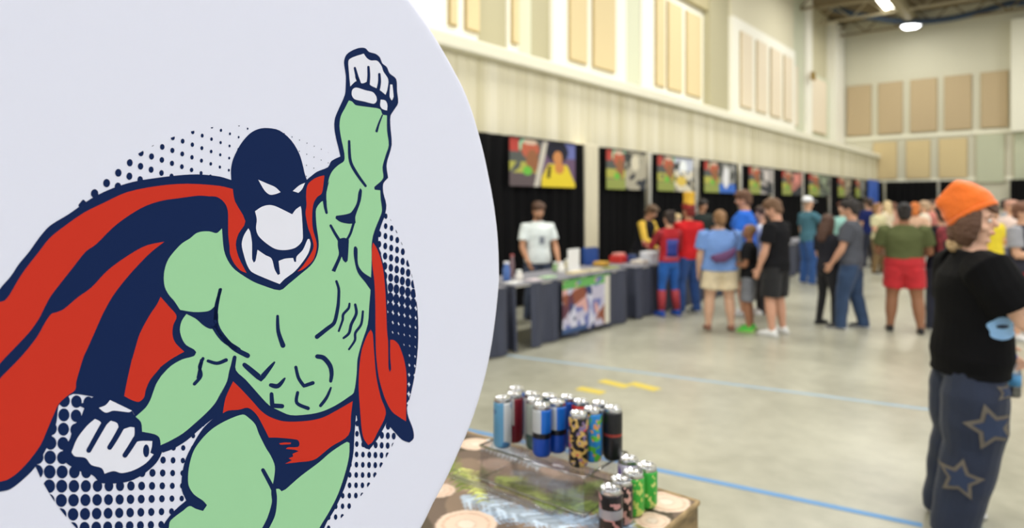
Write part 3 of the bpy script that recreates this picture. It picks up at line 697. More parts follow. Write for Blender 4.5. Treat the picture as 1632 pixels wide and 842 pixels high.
for q, w_ in ((((760, 85), (755, 110), (725, 145), (722, 175), (700, 238)), 3.5), (((792, 90), (798, 140), (770, 200), (757, 250), (727, 277)), 4), (((835, 128), (825, 200), (793, 248), (790, 290), (757, 340)), 3.5)): stroke(C_(*q), w_, w_*.9, wm=w_*1.5)
stroke(C_((580, 380), (615, 388), (650, 430), (660, 475), (655, 518)), 7, 5, wm=9); stroke(C_((656, 555), (632, 610), (598, 655)), 3, 5, wm=6)
stroke(C_((460, 440), (475, 500), (505, 545), (555, 528)), 5, 6); stroke(C_((470, 582), (466, 640), (528, 670)), 5, 6); stroke(C_((324, 590), (328, 655), (383, 658)), 6, 7, wm=8); stroke(C_((320, 540), (360, 545), (398, 503)), 6, 3, wm=10); stroke(C_((173, 427), (265, 505), (340, 413)), 7, 3, wm=13)
stroke(C_((-30, 405), (20, 418), (70, 400)), 5, 6); stroke(F_((1040, 760), (1032, 800), (1020, 850)), 6, 4); stroke(E_((1000, 5), (983, 45), (990, 90), (958, 130)), 5, 5.5)
stroke(C_((118, 385), (108, 440), (100, 490)), 6, 9); stroke(D_((622, 520), (660, 590), (683, 640), (685, 700), (660, 790), (625, 860)), 6, 9)
o = obj('figure_print', art, [NV, AW, RD, GR], sign)
o['label'] = 'flat printed figure in green, red and navy with raised fist'
# ---- halftone disc of dots
art = bmesh.new()
Hb = np.array([(136, 315), (155, 296), (174.5, 279), (194, 262.5), (213.5, 247.5), (265, 221), (297.6, 210), (329, 201.6), (373, 197), (427, 201.6), (452.6, 213), (477, 224), (499.6, 234), (522, 244.7), (534, 249.5), (620.7, 353), (628, 360), (637, 378), (645, 398), (652, 417), (659, 449.5), (665, 480), (667, 517), (667, 545.5), (663.5, 588), (656.4, 622.5), (591, 766.7), (580.5, 782.5), (570, 798), (550, 817), (539, 831), (60, 744.5), (64.6, 760.7), (84, 799.5), (103.4, 823.7), (118, 840)])
x_, y_ = (Hb[:, 0]-350)/300, (Hb[:, 1]-520)/300
M_ = np.stack([x_**2, x_*y_, y_**2, x_, y_], 1); cf = np.linalg.lstsq(M_, np.ones(len(x_)), rcond=None)[0]
def inside(x, y):
    x = (x-350)/300; y = (y-520)/300; return cf[0]*x*x+cf[1]*x*y+cf[2]*y*y+cf[3]*x+cf[4]*y-1
def rho(x, y):
    left = float(np.interp(x, [80, 150, 200, 247, 300, 370, 420, 480, 540], [.72, .58, .5, .42, .33, .2, .13, .1, .09]))
    low = float(np.interp(x, [60, 100, 150, 200, 240, 275, 300, 400, 500, 560, 620], [.98, .92, .86, .74, .62, .5, .42, .4, .45, .56, .6]))
    right = float(np.interp(y, [340, 400, 440, 465, 490, 520, 545, 575, 610, 640, 665, 700, 740, 800, 860], [.55, .7, .85, 1.02, 1.1, 1.2, 1.3, 1.22, 1.12, 1.02, .85, .68, .62, .58, .55]))
    left *= 1.12
    if x > 588 and y > 300: return right
    if y < 420: return left
    k = min(1, (y-420)/200.); return left*(1-k)+low*k
du = 6.88e-6; u0 = 5.846e-4
for i in range(-6, 46):
    xi = VPX-1/(u0+i*du); xn = VPX-1/(u0+(i+1)*du); hx = xn-xi; hy = (VPX-xi)*.01344
    for j in range(-55, 12):
        y = 770+(VPX-xi)*(j*.01344+.0031); x = xi-.03*(y-775)*(1 if xi < 400 else .6)
        if y > 900 or y < 185 or x < 5 or inside(x, y) > .16: continue
        r = rho(x, y); rx, ry = r*hx/2, r*hy/2
        pts = []
        poly = [(x+rx*math.cos(k*PI/9), y+ry*math.sin(k*PI/9)) for k in range(18)]
        ins = [inside(*p) for p in poly]
        if min(ins) >= 0: continue
        if max(ins) > 0:
            out = []
            for k in range(18):
                p, q = poly[k], poly[(k+1) % 18]; fp, fq = ins[k], ins[(k+1) % 18]
                if fp <= 0: out.append(p)
                if (fp <= 0) != (fq <= 0):
                    t = fp/(fp-fq); out.append((p[0]+(q[0]-p[0])*t, p[1]+(q[1]-p[1])*t))
            poly = out
        if len(poly) >= 3: fill(poly, 0, .3+((i+j) % 2)*.3+((j % 2))*.2, raw=True)
o = obj('halftone_print', art, [NV], sign); o['label'] = 'circle of navy halftone dots printed behind the figure'

# ------------------------------------------------------------------ table with cans
TC = onz(1112, 800, .75)               # far right corner of the table
ta = TC.dot(Uv); tb = TC.dot(Vv); TWa, TWb = .76, 1.83
tbl = hempty('folding_table', ta-TWa/2, tb-TWb/2)
rs = np.random.RandomState(3)
def to_local(x, y, z=.752):
    p = onz(x, y, z); return (p.dot(Vv)-(tb-TWb/2), p.dot(Uv)-(ta-TWa/2))
fronds = []
for (x0, y0, x1, y1, n, ln, col) in ((760, 815, 1010, 838, 26, .1, (150, 168, 190)), (735, 790, 900, 842, 20, .1, (176, 190, 205)), (850, 800, 985, 812, 18, .09, (140, 160, 80)), (735, 745, 770, 800, 10, .07, (190, 196, 110)),
                                     (790, 760, 880, 800, 14, .09, (160, 170, 90)), (880, 800, 960, 770, 14, .08, (130, 140, 80)), (1000, 805, 1040, 850, 12, .07, (150, 150, 90)), (700, 860, 860, 900, 20, .1, (150, 168, 190)), (760, 700, 860, 745, 16, .09, (188, 196, 200)),
                                     (700, 720, 740, 780, 12, .08, (120, 140, 60))):
    p = np.array(to_local(x0, y0)); q = np.array(to_local(x1, y1)); d = (q-p); L = np.hypot(*d); d /= L; nrm = np.array([-d[1], d[0]])
    for k in range(n):
        t = (k+.5)/n; b = p+(q-p)*t
        for sg in (-1, 1):
            l = ln*(1-.5*t); e = b+(d*.7+nrm*sg*.75)*l; fronds.append((b, e, .006+.004*rs.rand(), np.array(col)*(0.8+.4*rs.rand())))
rings_ = [(to_local(743, 836), .085), (to_local(1062, 800), .07), (to_local(757, 708), .06), (to_local(930, 870), .08), (to_local(700, 782), .05), (to_local(1040, 830), .05)]
for _ in range(8): rings_.append(((rs.uniform(-.85, -.2), rs.uniform(-.3, .3)), .06))
def cloth(X, Y):
    n = wob(X*8, Y*8, 1.4, 2); n2 = wob(X*16, Y*16, 1.6, 4)
    c = np.tile(np.array([112., 96, 84]), (len(X), 1)); c[n > .12] = (138, 118, 100); c[n < -.2] = (84, 74, 60); c[n2 > .3] = (158, 134, 118)
    for b, e, wd, col in fronds:
        d = e-b; L2 = d@d; t = ((X-b[0])*d[0]+(Y-b[1])*d[1])/L2; tc = np.clip(t, 0, 1)
        ds = np.hypot(X-b[0]-tc*d[0], Y-b[1]-tc*d[1]); c[ds < wd*(1.05-tc)] = np.clip(col, 0, 255)
    for (cx, cy), r in rings_:
        ds = np.hypot(X-cx, Y-cy)
        c[ds < r] = (226, 200, 180); c[(ds < r*.8) & (ds > r*.72)] = (206, 172, 148); c[ds < r*.35] = (206, 184, 164); c[ds < r*.28] = (230, 212, 196)
    return c
g = paint_grid('printed_cloth_top', TWb, TWa, 330, 140, cloth, attrmat(.75), tbl, horiz=True); g.location = (0, 0, .752)
bm = bmesh.new(); skirt(bm, [(-TWb/2, TWa/2), (TWb/2, TWa/2), (TWb/2, -TWa/2), (-TWb/2, -TWa/2), (-TWb/2, TWa/2)][::-1], z1=.751, amp=.012, fr=22)
sk = obj('cloth_skirt', bm, mat((128, 108, 74), .85, var=.45, vscale=5, stretch=(2, 2, 9)), tbl, True)
bm = bmesh.new()
loft(bm, [(-TWb/2, TWa/2, .745), (TWb/2, TWa/2, .745), (TWb/2, -TWa/2, .745), (-TWb/2, -TWa/2, .745)], [.011]*4, n=8, side=(0, 0, 1), closed=True)
obj('cloth_edge', bm, mat((150, 128, 92), .85, var=.4, vscale=20), tbl, True)
obj('table_top', boxbm(-TWb/2+.01, TWb/2-.01, -TWa/2+.01, TWa/2-.01, .72, .745, bev=.006), mat((200, 196, 186), .6), tbl)
for sx in (-1, 1):
    for sy in (-1, 1):
        bm = bmesh.new(); tube(bm, [(sx*.8, sy*.3, .005), (sx*.8, sy*.3, .72)], .015, 8); obj('leg', bm, mat((100, 100, 104), .4, .6), tbl)
tag(tbl, 'table under a brown tropical leaf print cloth carrying the drink cans', 'table')
# clear riser
Rz = .87
rc = onz(930, 760, Rz); ra_, rb_ = rc.dot(Uv), rc.dot(Vv)
ris = hempty('clear_riser_box', ra_, rb_, .7535); CM = clearmat()
RL, RW, RH = .4, .25, Rz-.7535
obj('clear_top', boxbm(-RL, 0, 0, RW, RH-.005, RH-.0005, bev=.001), CM, ris)
bm = bmesh.new(); box(bm, -RL, 0, 0, .003, .004, RH-.006); box(bm, -RL, 0, RW-.003, RW, .004, RH-.006); box(bm, -.003, 0, .004, RW-.004, .004, RH-.006); box(bm, -RL, -RL+.003, .004, RW-.004, .004, RH-.006)
obj('clear_wall', bm, CM, ris)
bm = bmesh.new(); loft(bm, [(-RL, 0, RH-.004), (0, 0, RH-.004), (0, RW, RH-.004), (-RL, RW, RH-.004)], [.0035]*4, n=8, side=(0, 0, 1), closed=True)
loft(bm, [(-RL, 0, .004), (0, 0, .004), (0, RW, .004), (-RL, RW, .004)], [.003]*4, n=8, side=(0, 0, 1), closed=True)
obj('glossy_rim', bm, clearmat((245, 246, 250), .3), ris, True)
tag(ris, 'clear plastic box turned over as a riser under the tall cans', 'box')
# clear sheet / bag in front of the riser
rc2 = onz(880, 822, .755)
TWd = ra_-rc2.dot(Uv)-.012
tr = hempty('clear_tray', rc2.dot(Uv), rc2.dot(Vv), .7535)
obj('clear_floor', boxbm(-.42, 0, .0, TWd, 0, .0015), CM, tr)
bm = bmesh.new(); loft(bm, [(-.42, 0, .012), (0, 0, .012), (0, TWd, .012), (-.42, TWd, .012)], [.003]*4, n=8, side=(0, 0, 1), closed=True)
box(bm, -.42, 0, -.001, .001, .002, .012); box(bm, -.001, .001, 0, TWd, .002, .012)
obj('glossy_rim', bm, clearmat((248, 248, 250), .1), tr, True); tag(tr, 'shallow clear plastic tray on the cloth in front of the riser', 'tray')

def canmat(base, second=None, split=None, band=None, bandc=None, low=None, lowz=None, patches=None, metal=.25, pscale=45.):
    m = bpy.data.materials.new('can_print'); m.use_nodes = True; nt = m.node_tree; b = nt.nodes['Principled BSDF']
    b.inputs['Roughness'].default_value = .28; b.inputs['Metallic'].default_value = metal
    tc = nt.nodes.new('ShaderNodeTexCoord'); sp = nt.nodes.new('ShaderNodeSeparateXYZ'); nt.links.new(tc.outputs['Object'], sp.inputs[0])
    cur = nt.nodes.new('ShaderNodeRGB'); cur.outputs[0].default_value = (*lin(base), 1); cur = cur.outputs[0]
    def mix(fac, col):
        nonlocal cur
        x = nt.nodes.new('ShaderNodeMix'); x.data_type = 'RGBA'; nt.links.new(fac, x.inputs['Factor']); nt.links.new(cur, x.inputs['A']); x.inputs['B'].default_value = (*lin(col), 1); cur = x.outputs['Result']
    def gt(sock, v, op='GREATER_THAN'):
        n = nt.nodes.new('ShaderNodeMath'); n.operation = op; nt.links.new(sock, n.inputs[0]); n.inputs[1].default_value = v; return n.outputs[0]
    if second is not None: mix(gt(sp.outputs['X'], split), second)
    for sc_, th_, col in (patches or []):
        n = nt.nodes.new('ShaderNodeTexNoise'); n.inputs['Scale'].default_value = pscale*sc_; n.inputs['Detail'].default_value = 1.5; nt.links.new(tc.outputs['Object'], n.inputs['Vector']); mix(gt(n.outputs['Fac'], th_), col)
    if low is not None: mix(gt(sp.outputs['Z'], lowz, 'LESS_THAN'), low)
    if band is not None:
        a = gt(sp.outputs['Z'], band[0]); c = gt(sp.outputs['Z'], band[1], 'LESS_THAN'); n = nt.nodes.new('ShaderNodeMath'); n.operation = 'MULTIPLY'; nt.links.new(a, n.inputs[0]); nt.links.new(c, n.inputs[1]); mix(n.outputs[0], bandc)
    nt.links.new(cur, b.inputs['Base Color']); return m
ALU = mat((214, 216, 220), .25, .9)
def can(p, r, h, m, label, group):
    e = empty('drink_can', p)
    bm = bmesh.new(); lathe(bm, [(r*.72, 0), (r*.86, .003), (r, .012), (r, h-.018), (r*.97, h-.013)], 28); obj('printed_body', bm, m, e, True)
    bm = bmesh.new(); lathe(bm, [(r*.97, h-.0132), (r*.84, h-.002), (r*.85, h), (r*.8, h), (r*.78, h-.005), (r*.3, h-.0045)], 28); obj('lid', bm, ALU, e, True)
    bm = bmesh.new(); loft(bm, [(-.004, 0, h-.003), (.006, 0, h-.003), (.014, 0, h-.003)], [.006, .008, .006], [.0008]*3, side=(0, 1, 0), n=10); obj('pull_tab', bm, ALU, e)
    tag(e, label, 'drink can', group)
SIL = (190, 194, 198)
tall = [
 (810, 630, canmat((96, 156, 196), low=None, second=(200, 204, 208), split=.004, patches=[(.4, .6, (70, 120, 170))]), 'light blue and silver tall can alone at the left end of riser'),
 (831, 615, canmat(SIL, second=(40, 90, 170), split=.012), 'silver and blue tall can farthest back at the left of riser'),
 (829, 624, canmat((196, 194, 194), second=(120, 20, 40), split=.0, low=(120, 20, 40), lowz=.06), 'silver and maroon tall can behind the light blue can'),
 (857, 624, canmat(SIL, second=(50, 70, 120), split=.0), 'tall can with pale rim behind the grey green can'),
 (861, 633, canmat((150, 156, 150), second=(70, 110, 100), split=.0, low=(60, 84, 80), lowz=.05), 'grey green tall can left of the two blue ones'),
 (873.5, 641, canmat(SIL, second=(24, 104, 200), split=-.004, low=(18, 70, 170), lowz=.058, band=(.058, .075), bandc=(16, 20, 30)), 'front blue tall can with silver side and black band'),
 (895, 636.6, canmat(SIL, second=(24, 104, 200), split=-.004, low=(18, 70, 170), lowz=.058, band=(.058, .075), bandc=(16, 20, 30)), 'second blue tall can with black band, just right of the front one'),
 (886, 627, canmat((170, 176, 172), second=(90, 120, 110), split=0.), 'tall can with grey green print behind the two blue cans'),
 (912, 630, canmat((24, 90, 190), second=(40, 60, 110), split=.012), 'plain blue tall can behind the black and gold can'),
 (937, 635, canmat((190, 40, 36), second=(200, 196, 190), split=.01), 'red topped tall can at the back of riser'),
 (931, 654, canmat((26, 22, 26), patches=[(1, .52, (206, 170, 96)), (1.3, .6, (130, 110, 150)), (1.1, .66, (196, 60, 80))], metal=.3), 'black tall can with gold and purple picture print at front'),
 (952, 648, canmat((40, 130, 200), patches=[(1, .56, (90, 180, 60)), (1.4, .62, (220, 150, 80))], metal=.3), 'blue and green picture print tall can right of the black one'),
 (961, 639, canmat((196, 198, 200), second=(60, 60, 66), split=.014), 'mostly silver tall can behind the blue and green can'),
 (977, 644, canmat((24, 24, 28), second=(24, 24, 28), split=0, low=(24, 24, 28), lowz=.05, band=(.074, .082), bandc=(150, 50, 40)), 'slim black tall can at the right end of riser')]
rcn = .0295
C0 = [onz(x-8, y+3, Rz+.158) for x, y, _, _ in tall]
P2 = np.array([(c.x, c.y) for c in C0])
for it in range(300):
    for i in range(len(P2)):
        for j in range(i):
            d = P2[i]-P2[j]; L = np.hypot(*d)
            if L < rcn*2+.0006: s = (rcn*2+.0008-L)/2*d/max(L, 1e-6); P2[i] += s; P2[j] -= s
for (x, y, m, l), p in zip(tall, P2): can((p[0], p[1], Rz+.0002), rcn, .158, m, l, 'tall cans on the clear riser')
short = [
 (975.6, 770.7, canmat((24, 22, 26), second=(40, 34, 40), split=.012, patches=[(.9, .6, (190, 140, 140))], band=(.045, .07), bandc=(150, 150, 160), metal=.3), 'nearest black and pink short can at the front of table'),
 (992, 758, canmat((28, 24, 26), patches=[(1, .56, (206, 160, 150))], metal=.3), 'second black and pink short can, behind the nearest one'),
 (1008, 748, canmat((60, 170, 60), patches=[(1, .56, (190, 210, 110))], metal=.3), 'green short can just behind the black and pink pair'),
 (1027, 738, canmat((44, 160, 50), second=(54, 170, 60), split=.0, patches=[(1, .6, (210, 220, 130))], metal=.3), 'farthest green short can beside the cloth ring print'),
 (1002, 726, canmat((206, 200, 220), patches=[(1, .56, (130, 110, 190))], metal=.3), 'white and purple short can at the corner of the riser')]
P2 = np.array([(onz(x, y+4, .7545+.122).x, onz(x, y+4, .7545+.122).y) for x, y, _, _ in short])
for it in range(200):
    for i in range(len(P2)):
        for j in range(i):
            d = P2[i]-P2[j]; L = np.hypot(*d)
            if L < .067: s = (.0672-L)/2*d/max(L, 1e-6); P2[i] += s; P2[j] -= s
for (x, y, m, l), p in zip(short, P2): can((p[0], p[1], .754), .033, .122, m, l, 'short cans on the tablecloth')

# ------------------------------------------------------------------ people
def rotx(p, piv, a):
    y, z = p[1]-piv[1], p[2]-piv[2]; c, s = math.cos(a), math.sin(a)
    return Vector((p[0], piv[1]+y*c+z*s, piv[2]-y*s+z*c))      # a > 0 bends forward (+y)
EYEW = mat((226, 220, 214), .3); EYED = mat((44, 30, 24), .2)
def torso_rings(w, fat, inf, z0, z1):
    R = [(.455, .070, .056, 0), (.49, .096, .066, 0), (.53, .103, .07, 0), (.57, .096, .067, .0), (.62, .086, .06, .0), (.67, .09, .062, 0), (.73, .101, .068, .002), (.775, .112, .066, 0), (.805, .104, .056, -.002), (.825, .07, .045, -.004), (.842, .04, .037, -.004)]
    out = []
    for z, rx, ry, y in R:
        if z < z0-1e-6 or z > z1+1e-6: continue
        k = 1+(w-1)*(1 if z < .8 else .4); belly = (fat-1)*(1 if .5 < z < .76 else .45)
        out.append((z, rx*k+inf*(1 if z < .8 else .5), ry*(1+belly)+inf*(1 if z < .8 else .35), y+belly*.022))
    return out
def person(label, pos, H, yaw, skin=(206, 160, 130), w=1., fat=1., lean=0., top=None, bottom=None, shoe=(30, 30, 32), hair=None, hat=None, arms=None, legs=None, head=(0, 0), vox=.0095, group=None, glasses=False, sole=(225, 225, 222), bodyvox=None, jacket=None):
    root = empty('person', pos, -math.radians(yaw)); tag(root, label, 'person', group)
    lean = math.radians(lean); hy, hp = math.radians(head[0]), math.radians(head[1])
    def up(p):
        t = min(1, max(0, (p[2]-.47)/.17)); t = t*t*(3-2*t)
        return rotx(p, (0, 0, .5), lean*t)
    def S(p): return Vector(p)*H
    def fu(p): return S(up(p))
    def hd(p):
        p = Vector(p); q = p-Vector((0, -.004, .862)); c, s = math.cos(hy), math.sin(hy)
        q = Vector((q.x*c+q.y*s, -q.x*s+q.y*c, q.z))
        q = rotx(q, (0, 0, 0), hp); return fu(q+Vector((0, -.004, .862)))
    # ---- skeleton
    J = {}
    arms = arms or [((.18, .02, -1), (.06, .25, -1)), ((.18, .02, -1), (.06, .25, -1))]
    for sg, (u, f) in zip((-1, 1), arms):
        sh = up(Vector((sg*(.112*(1+(w-1)*.6)), -.004, .795)))
        u = Vector((u[0]*sg, u[1], u[2])).normalized(); f = Vector((f[0]*sg, f[1], f[2])).normalized()
        el = sh+u*.175; wr = el+f*.148; J[sg] = (sh, el, wr, u, f)
    legs = legs or [(.05, .0), (.05, .0)]
    L = {}
    for sg, lg in zip((-1, 1), legs):
        sp, fw = lg[:2]; hip = Vector((sg*.052*(1+(w-1)*.6), 0, .495)); an = Vector((sg*(.045+sp*.9), fw-.01, .045)); kn = hip.lerp(an, .5)+Vector((sg*.002, .018, 0))
        L[sg] = (hip, kn, an)
    lw = 1+(w-1)*.75
    # ---- body
    bm = bmesh.new(); SKN = mat(skin, .55, bump=.05, bscale=200, spec=.35)
    tr = torso_rings(w, fat, 0, .455, .842)
    loft(bm, [(0, y, z) for z, rx, ry, y in tr], [r[1] for r in tr], [r[2] for r in tr], n=24, xf=fu)
    loft(bm, [(0, -.006, .80), (0, -.004, .85), (0, 0, .9)], [.036*(1+(w-1)*.4), .033*(1+(w-1)*.4), .032], n=14, xf=lambda p: fu(p))
    hr = [(.864, .014, .014, .03), (.870, .024, .026, .023), (.880, .031, .037, .013), (.895, .037, .045, .007), (.912, .041, .050, .002), (.93, .043, .053, -.002), (.95, .045, .056, -.005), (.968, .0435, .054, -.006), (.984, .036, .045, -.006), (.995, .022, .03, -.006), (1., .008, .01, -.006)]
    loft(bm, [(0, y, z) for z, rx, ry, y in hr], [r[1] for r in hr], [r[2] for r in hr], n=22, xf=hd)
    loft(bm, [(0, .046, .944), (0, .055, .932), (0, .062, .921), (0, .056, .915)], [.0045, .006, .0085, .007], [.004, .006, .007, .004], n=10, xf=hd)   # nose
    ellip(bm, (0, .0455, .9), (.0165, .0075, .0035), hd, 2); ellip(bm, (0, .0445, .8945), (.014, .0075, .0038), hd, 2)          # lips
    ellip(bm, (0, .034, .874), (.013, .011, .008), hd, 2)
    for sg in (-1, 1):
        ellip(bm, (sg*.018, .0435, .947), (.014, .007, .005), hd, 2)                                                            # brow
        ellip(bm, (sg*.0455, -.004, .925), (.005, .012, .018), hd, 2)                                                           # ear
        ellip(bm, (sg*.024, .034, .913), (.014, .012, .012), hd, 2)                                                             # cheek
        sh, el, wr, u, f = J[sg]; k = (w+1)/2
        sd = (0, 1, .1)
        loft(bm, [S(p) for p in (sh+Vector((-sg*.03, 0, .004)), sh, sh.lerp(el, .3), sh.lerp(el, .6), sh.lerp(el, .92), el)], [x*H*k for x in (.03, .034, .031, .028, .024, .0235)], n=14, side=sd)
        loft(bm, [S(p) for p in (sh.lerp(el, .94), el, el.lerp(wr, .2), el.lerp(wr, .5), el.lerp(wr, .85), wr+f*.004)], [x*H*k for x in (.022, .0245, .026, .0225, .0165, .0155)], n=14, side=sd)
        # hand: palm, four fingers, thumb
        nrm = Vector((-sg*.9, .1, .0)); nrm = (nrm-f*nrm.dot(f)).normalized(); wide = f.cross(nrm).normalized()
        if wide.y < 0: wide = -wide
        pc = wr+f*.05
        loft(bm, [S(wr-f*.004), S(wr+f*.015), S(wr+f*.035), S(pc+f*.002)], [x*H for x in (.0155, .0185, .0235, .0225)], [x*H for x in (.0125, .0105, .0095, .008)], n=12, side=wide)
        for q, (o, ln) in enumerate(((.0165, .038), (.0057, .044), (-.0052, .041), (-.016, .033))):
            b0 = pc+wide*o; m1 = b0+(f*.9+nrm*.25+wide*o*4).normalized()*ln*.45; m2 = m1+(f*.75+nrm*.6).normalized()*ln*.32; m3 = m2+(f*.5+nrm*.85).normalized()*ln*.25
            loft(bm, [S(b0-f*.012), S(b0), S(m1), S(m2), S(m3)], [x*H for x in (.0052, .0055, .0053, .0049, .004)], n=8, side=wide)
        t0 = wr+f*.012+wide*.014; t1 = t0+(f*.6+wide*.8+nrm*.2).normalized()*.024; t2 = t1+(f*.9+wide*.3+nrm*.3).normalized()*.022
        loft(bm, [S(t0), S(t1), S(t2)], [x*H for x in (.0085, .0065, .005)], n=8, side=nrm)
        hip, kn, an = L[sg]
        loft(bm, [S(p) for p in (hip+Vector((0, 0, .02)), hip, hip.lerp(kn, .35), hip.lerp(kn, .75), kn, kn.lerp(an, .25), kn.lerp(an, .5), kn.lerp(an, .8), an, an-Vector((0, 0, .03)))], [x*H*lw for x in (.05, .056, .052, .04, .034, .035, .033, .024, .021, .022)], n=16, side=(1, 0, 0))
        loft(bm, [S(an+Vector((0, -.03, -.022))), S(an+Vector((0, .0, -.02))), S(an+Vector((sg*.004, .05, -.028))), S(an+Vector((sg*.007, .09, -.034)))], [x*H for x in (.016, .021, .024, .018)], [x*H for x in (.018, .02, .013, .008)], n=12, side=(1, 0, 0))
    body = link('body', remesh(bm, bodyvox or vox, 2, .4), SKN, root, True)
    for sg in (-1, 1):
        bm = bmesh.new(); c = hd((sg*.0175, .0475, .9345)); ellip(bm, c, (.0062*H, .0062*H, .0062*H), None, 2)
        ctr = hd((sg*.0175, .0545, .9345))
        for f_ in bm.faces:
            if (f_.calc_center_median()-ctr).length < .0036*H: f_.material_index = 1
        obj('eye', bm, [EYEW, EYED], root, True)
    # ---- lower clothing
    if bottom:
        bm = bmesh.new(); col, kind = bottom[0], bottom[1]; bag = bottom[2] if len(bottom) > 2 else 1.
        tr = torso_rings(w, fat, .007, .455, .62)
        loft(bm, [(0, y, z) for z, rx, ry, y in tr], [r[1] for r in tr], [r[2] for r in tr], n=24, xf=fu)
        for sg in (-1, 1):
            hip, kn, an = L[sg]
            full = [(hip+Vector((0, 0, .02)), .058), (hip, .064), (hip.lerp(kn, .35), .061*(1+(bag-1)*.5)), (hip.lerp(kn, .75), .05*bag), (kn, .044*bag), (kn.lerp(an, .3), .043*bag), (kn.lerp(an, .65), .039*bag), (an+Vector((0, 0, .0)), .036*bag), (an-Vector((0, 0, .03)), .037*bag)]
            if kind == 'short': full = full[:3]+[(hip.lerp(kn, .66), .062*bag)]
            elif kind == 'knee': full = full[:3]+[(hip.lerp(kn, .75), .055*bag), (kn+Vector((0, 0, .01)), .053*bag)]
            elif kind == 'tight': full = [(p, r*(.97 if i_ < 3 else .88)) for i_, (p, r) in enumerate(full)]
            loft(bm, [S(p) for p, r in full], [r*H*lw for p, r in full], n=18)
        nm = 'trousers' if kind in ('long', 'tight') else 'shorts'
        root_b = link(nm, remesh(bm, vox, 2, .5, wr=.006 if kind != 'tight' else .001, wsc=7), mat(col, .85, bump=.2, bscale=90, var=.15, vscale=9, sheen=.1), root, True)
    # ---- top
    if top:
        col, kind = top[0], top[1]; sc_ = top[2] if len(top) > 2 else col; hem = top[3] if len(top) > 3 else .5; bag = top[4] if len(top) > 4 else 1.
        bm = bmesh.new(); inf = .011*bag; tr = torso_rings(w, fat, inf, max(hem, .455), .842)
        if bag > 1.2: tr = [(z, max(rx, .105*w) if z < .7 else rx, max(ry, .078*fat) if z < .7 else ry, y) for z, rx, ry, y in tr]
        tr = [(hem, tr[0][1]+.004, tr[0][2]+.004, tr[0][3])]+[t for t in tr if t[0] > hem+.01]
        loft(bm, [(0, y, z) for z, rx, ry, y in tr], [r[1] for r in tr], [r[2] for r in tr], n=28, xf=fu)
        for sg in (-1, 1):
            sl = bmesh.new() if sc_ != col else bm
            sh, el, wr, u, f = J[sg]; k = (w+1)/2
            if kind == 'short':
                loft(sl, [S(p) for p in (sh+Vector((-sg*.035, 0, .0)), sh, sh.lerp(el, .3), sh.lerp(el, .68))], [x*H*k*(1+(bag-1)*.6) for x in (.036, .042, .042, .042)], n=16, side=(0, 1, .1))
            elif kind == 'long':
                loft(sl, [S(p) for p in (sh+Vector((-sg*.035, 0, .0)), sh, sh.lerp(el, .4), el, el.lerp(wr, .4), wr)], [x*H*k for x in (.036, .041, .037, .034, .03, .022)], n=16, side=(0, 1, .1))
            if sl is not bm: link('sleeve', remesh(sl, vox, 2, .5, wr=.004, wsc=8), mat(sc_, .85, bump=.15, bscale=70), root, True)
        wr_ = .004 if kind != 'tight' else .0
        o = link('shirt', remesh(bm, vox, 2, .5, wr=wr_, wsc=8), mat(col, .9, bump=.15, bscale=70, var=.1, vscale=7, spec=.15), root, True)
    # ---- shoes
    if shoe:
        for sg in (-1, 1):
            an = L[sg][2]; bm = bmesh.new()
            loft(bm, [S(an+Vector(q)) for q in ((0, -.036, -.02), (0, -.02, -.018), (0, .01, -.016), (sg*.003, .05, -.024), (sg*.006, .085, -.029), (sg*.006, .104, -.032))], [x*H for x in (.014, .023, .027, .028, .026, .013)], [x*H for x in (.016, .026, .026, .02, .015, .009)], n=16, side=(1, 0, 0))
            for v in bm.verts:
                if v.co.z < .008*H: v.co.z = .008*H
            sh_ = obj('shoe', bm, mat(shoe, .6), root, True)
            bm = bmesh.new()
            loft(bm, [(S(an+Vector((sg*.004*t, q, 0))).xy[0], S(an+Vector((0, q, 0))).y, .008*H) for t, q in ((0, -.05), (0, -.03), (0, .02), (1, .07), (1, .098), (1, .112))], [x*H for x in (.012, .023, .027, .029, .025, .010)], [.0075*H]*6, n=12, side=(1, 0, 0))
            obj('sole', bm, mat(sole, .6), sh_, True)
    # ---- hair
    if hair:
        col, kind = hair; bm = bmesh.new()
        rr = .12 if kind != 'buzz' else .02; sd = random.random()*50
        if kind == 'buzz': ellip(bm, (0, -.012, .951), (.0475, .056, .051), hd, 4)
        else: ellip(bm, (0, -.014, .953), (.053, .062, .056), hd, 4, rr, sd)
        if kind != 'buzz': ellip(bm, (0, -.035, .915), (.047, .034, .04), hd, 3, rr, sd+3)
        if kind == 'full':
            ellip(bm, (0, -.002, .977), (.056, .062, .036), hd, 4, .25, sd+7); ellip(bm, (.02, .035, .975), (.03, .02, .016), hd, 3, .3, sd)
        if kind == 'long':
            loft(bm, [(0, -.03, .96), (0, -.045, .9), (0, -.055, .84), (0, -.058, .77), (0, -.056, .745)], [.048, .055, .058, .05, .03], [.032, .03, .024, .018, .01], n=18, xf=hd)
            for sg in (-1, 1): loft(bm, [(sg*.044, -.005, .96), (sg*.05, -.008, .9), (sg*.052, -.012, .84), (sg*.045, -.02, .79)], [.012, .016, .016, .01], [.03, .03, .026, .015], n=12, xf=hd, side=(1, 0, 0))
        if kind == 'bob':
            loft(bm, [(0, -.02, .96), (0, -.028, .92), (0, -.032, .875), (0, -.03, .85)], [.05, .056, .06, .045], [.045, .046, .042, .028], n=20, xf=hd)
        if kind == 'bun': ellip(bm, (0, -.06, .985), (.026, .026, .024), hd, 3, .15, sd)
        if kind == 'pony': loft(bm, [(0, -.06, .965), (0, -.09, .955), (0, -.098, .91), (0, -.09, .86)], [.014, .022, .022, .008], n=12, xf=hd)
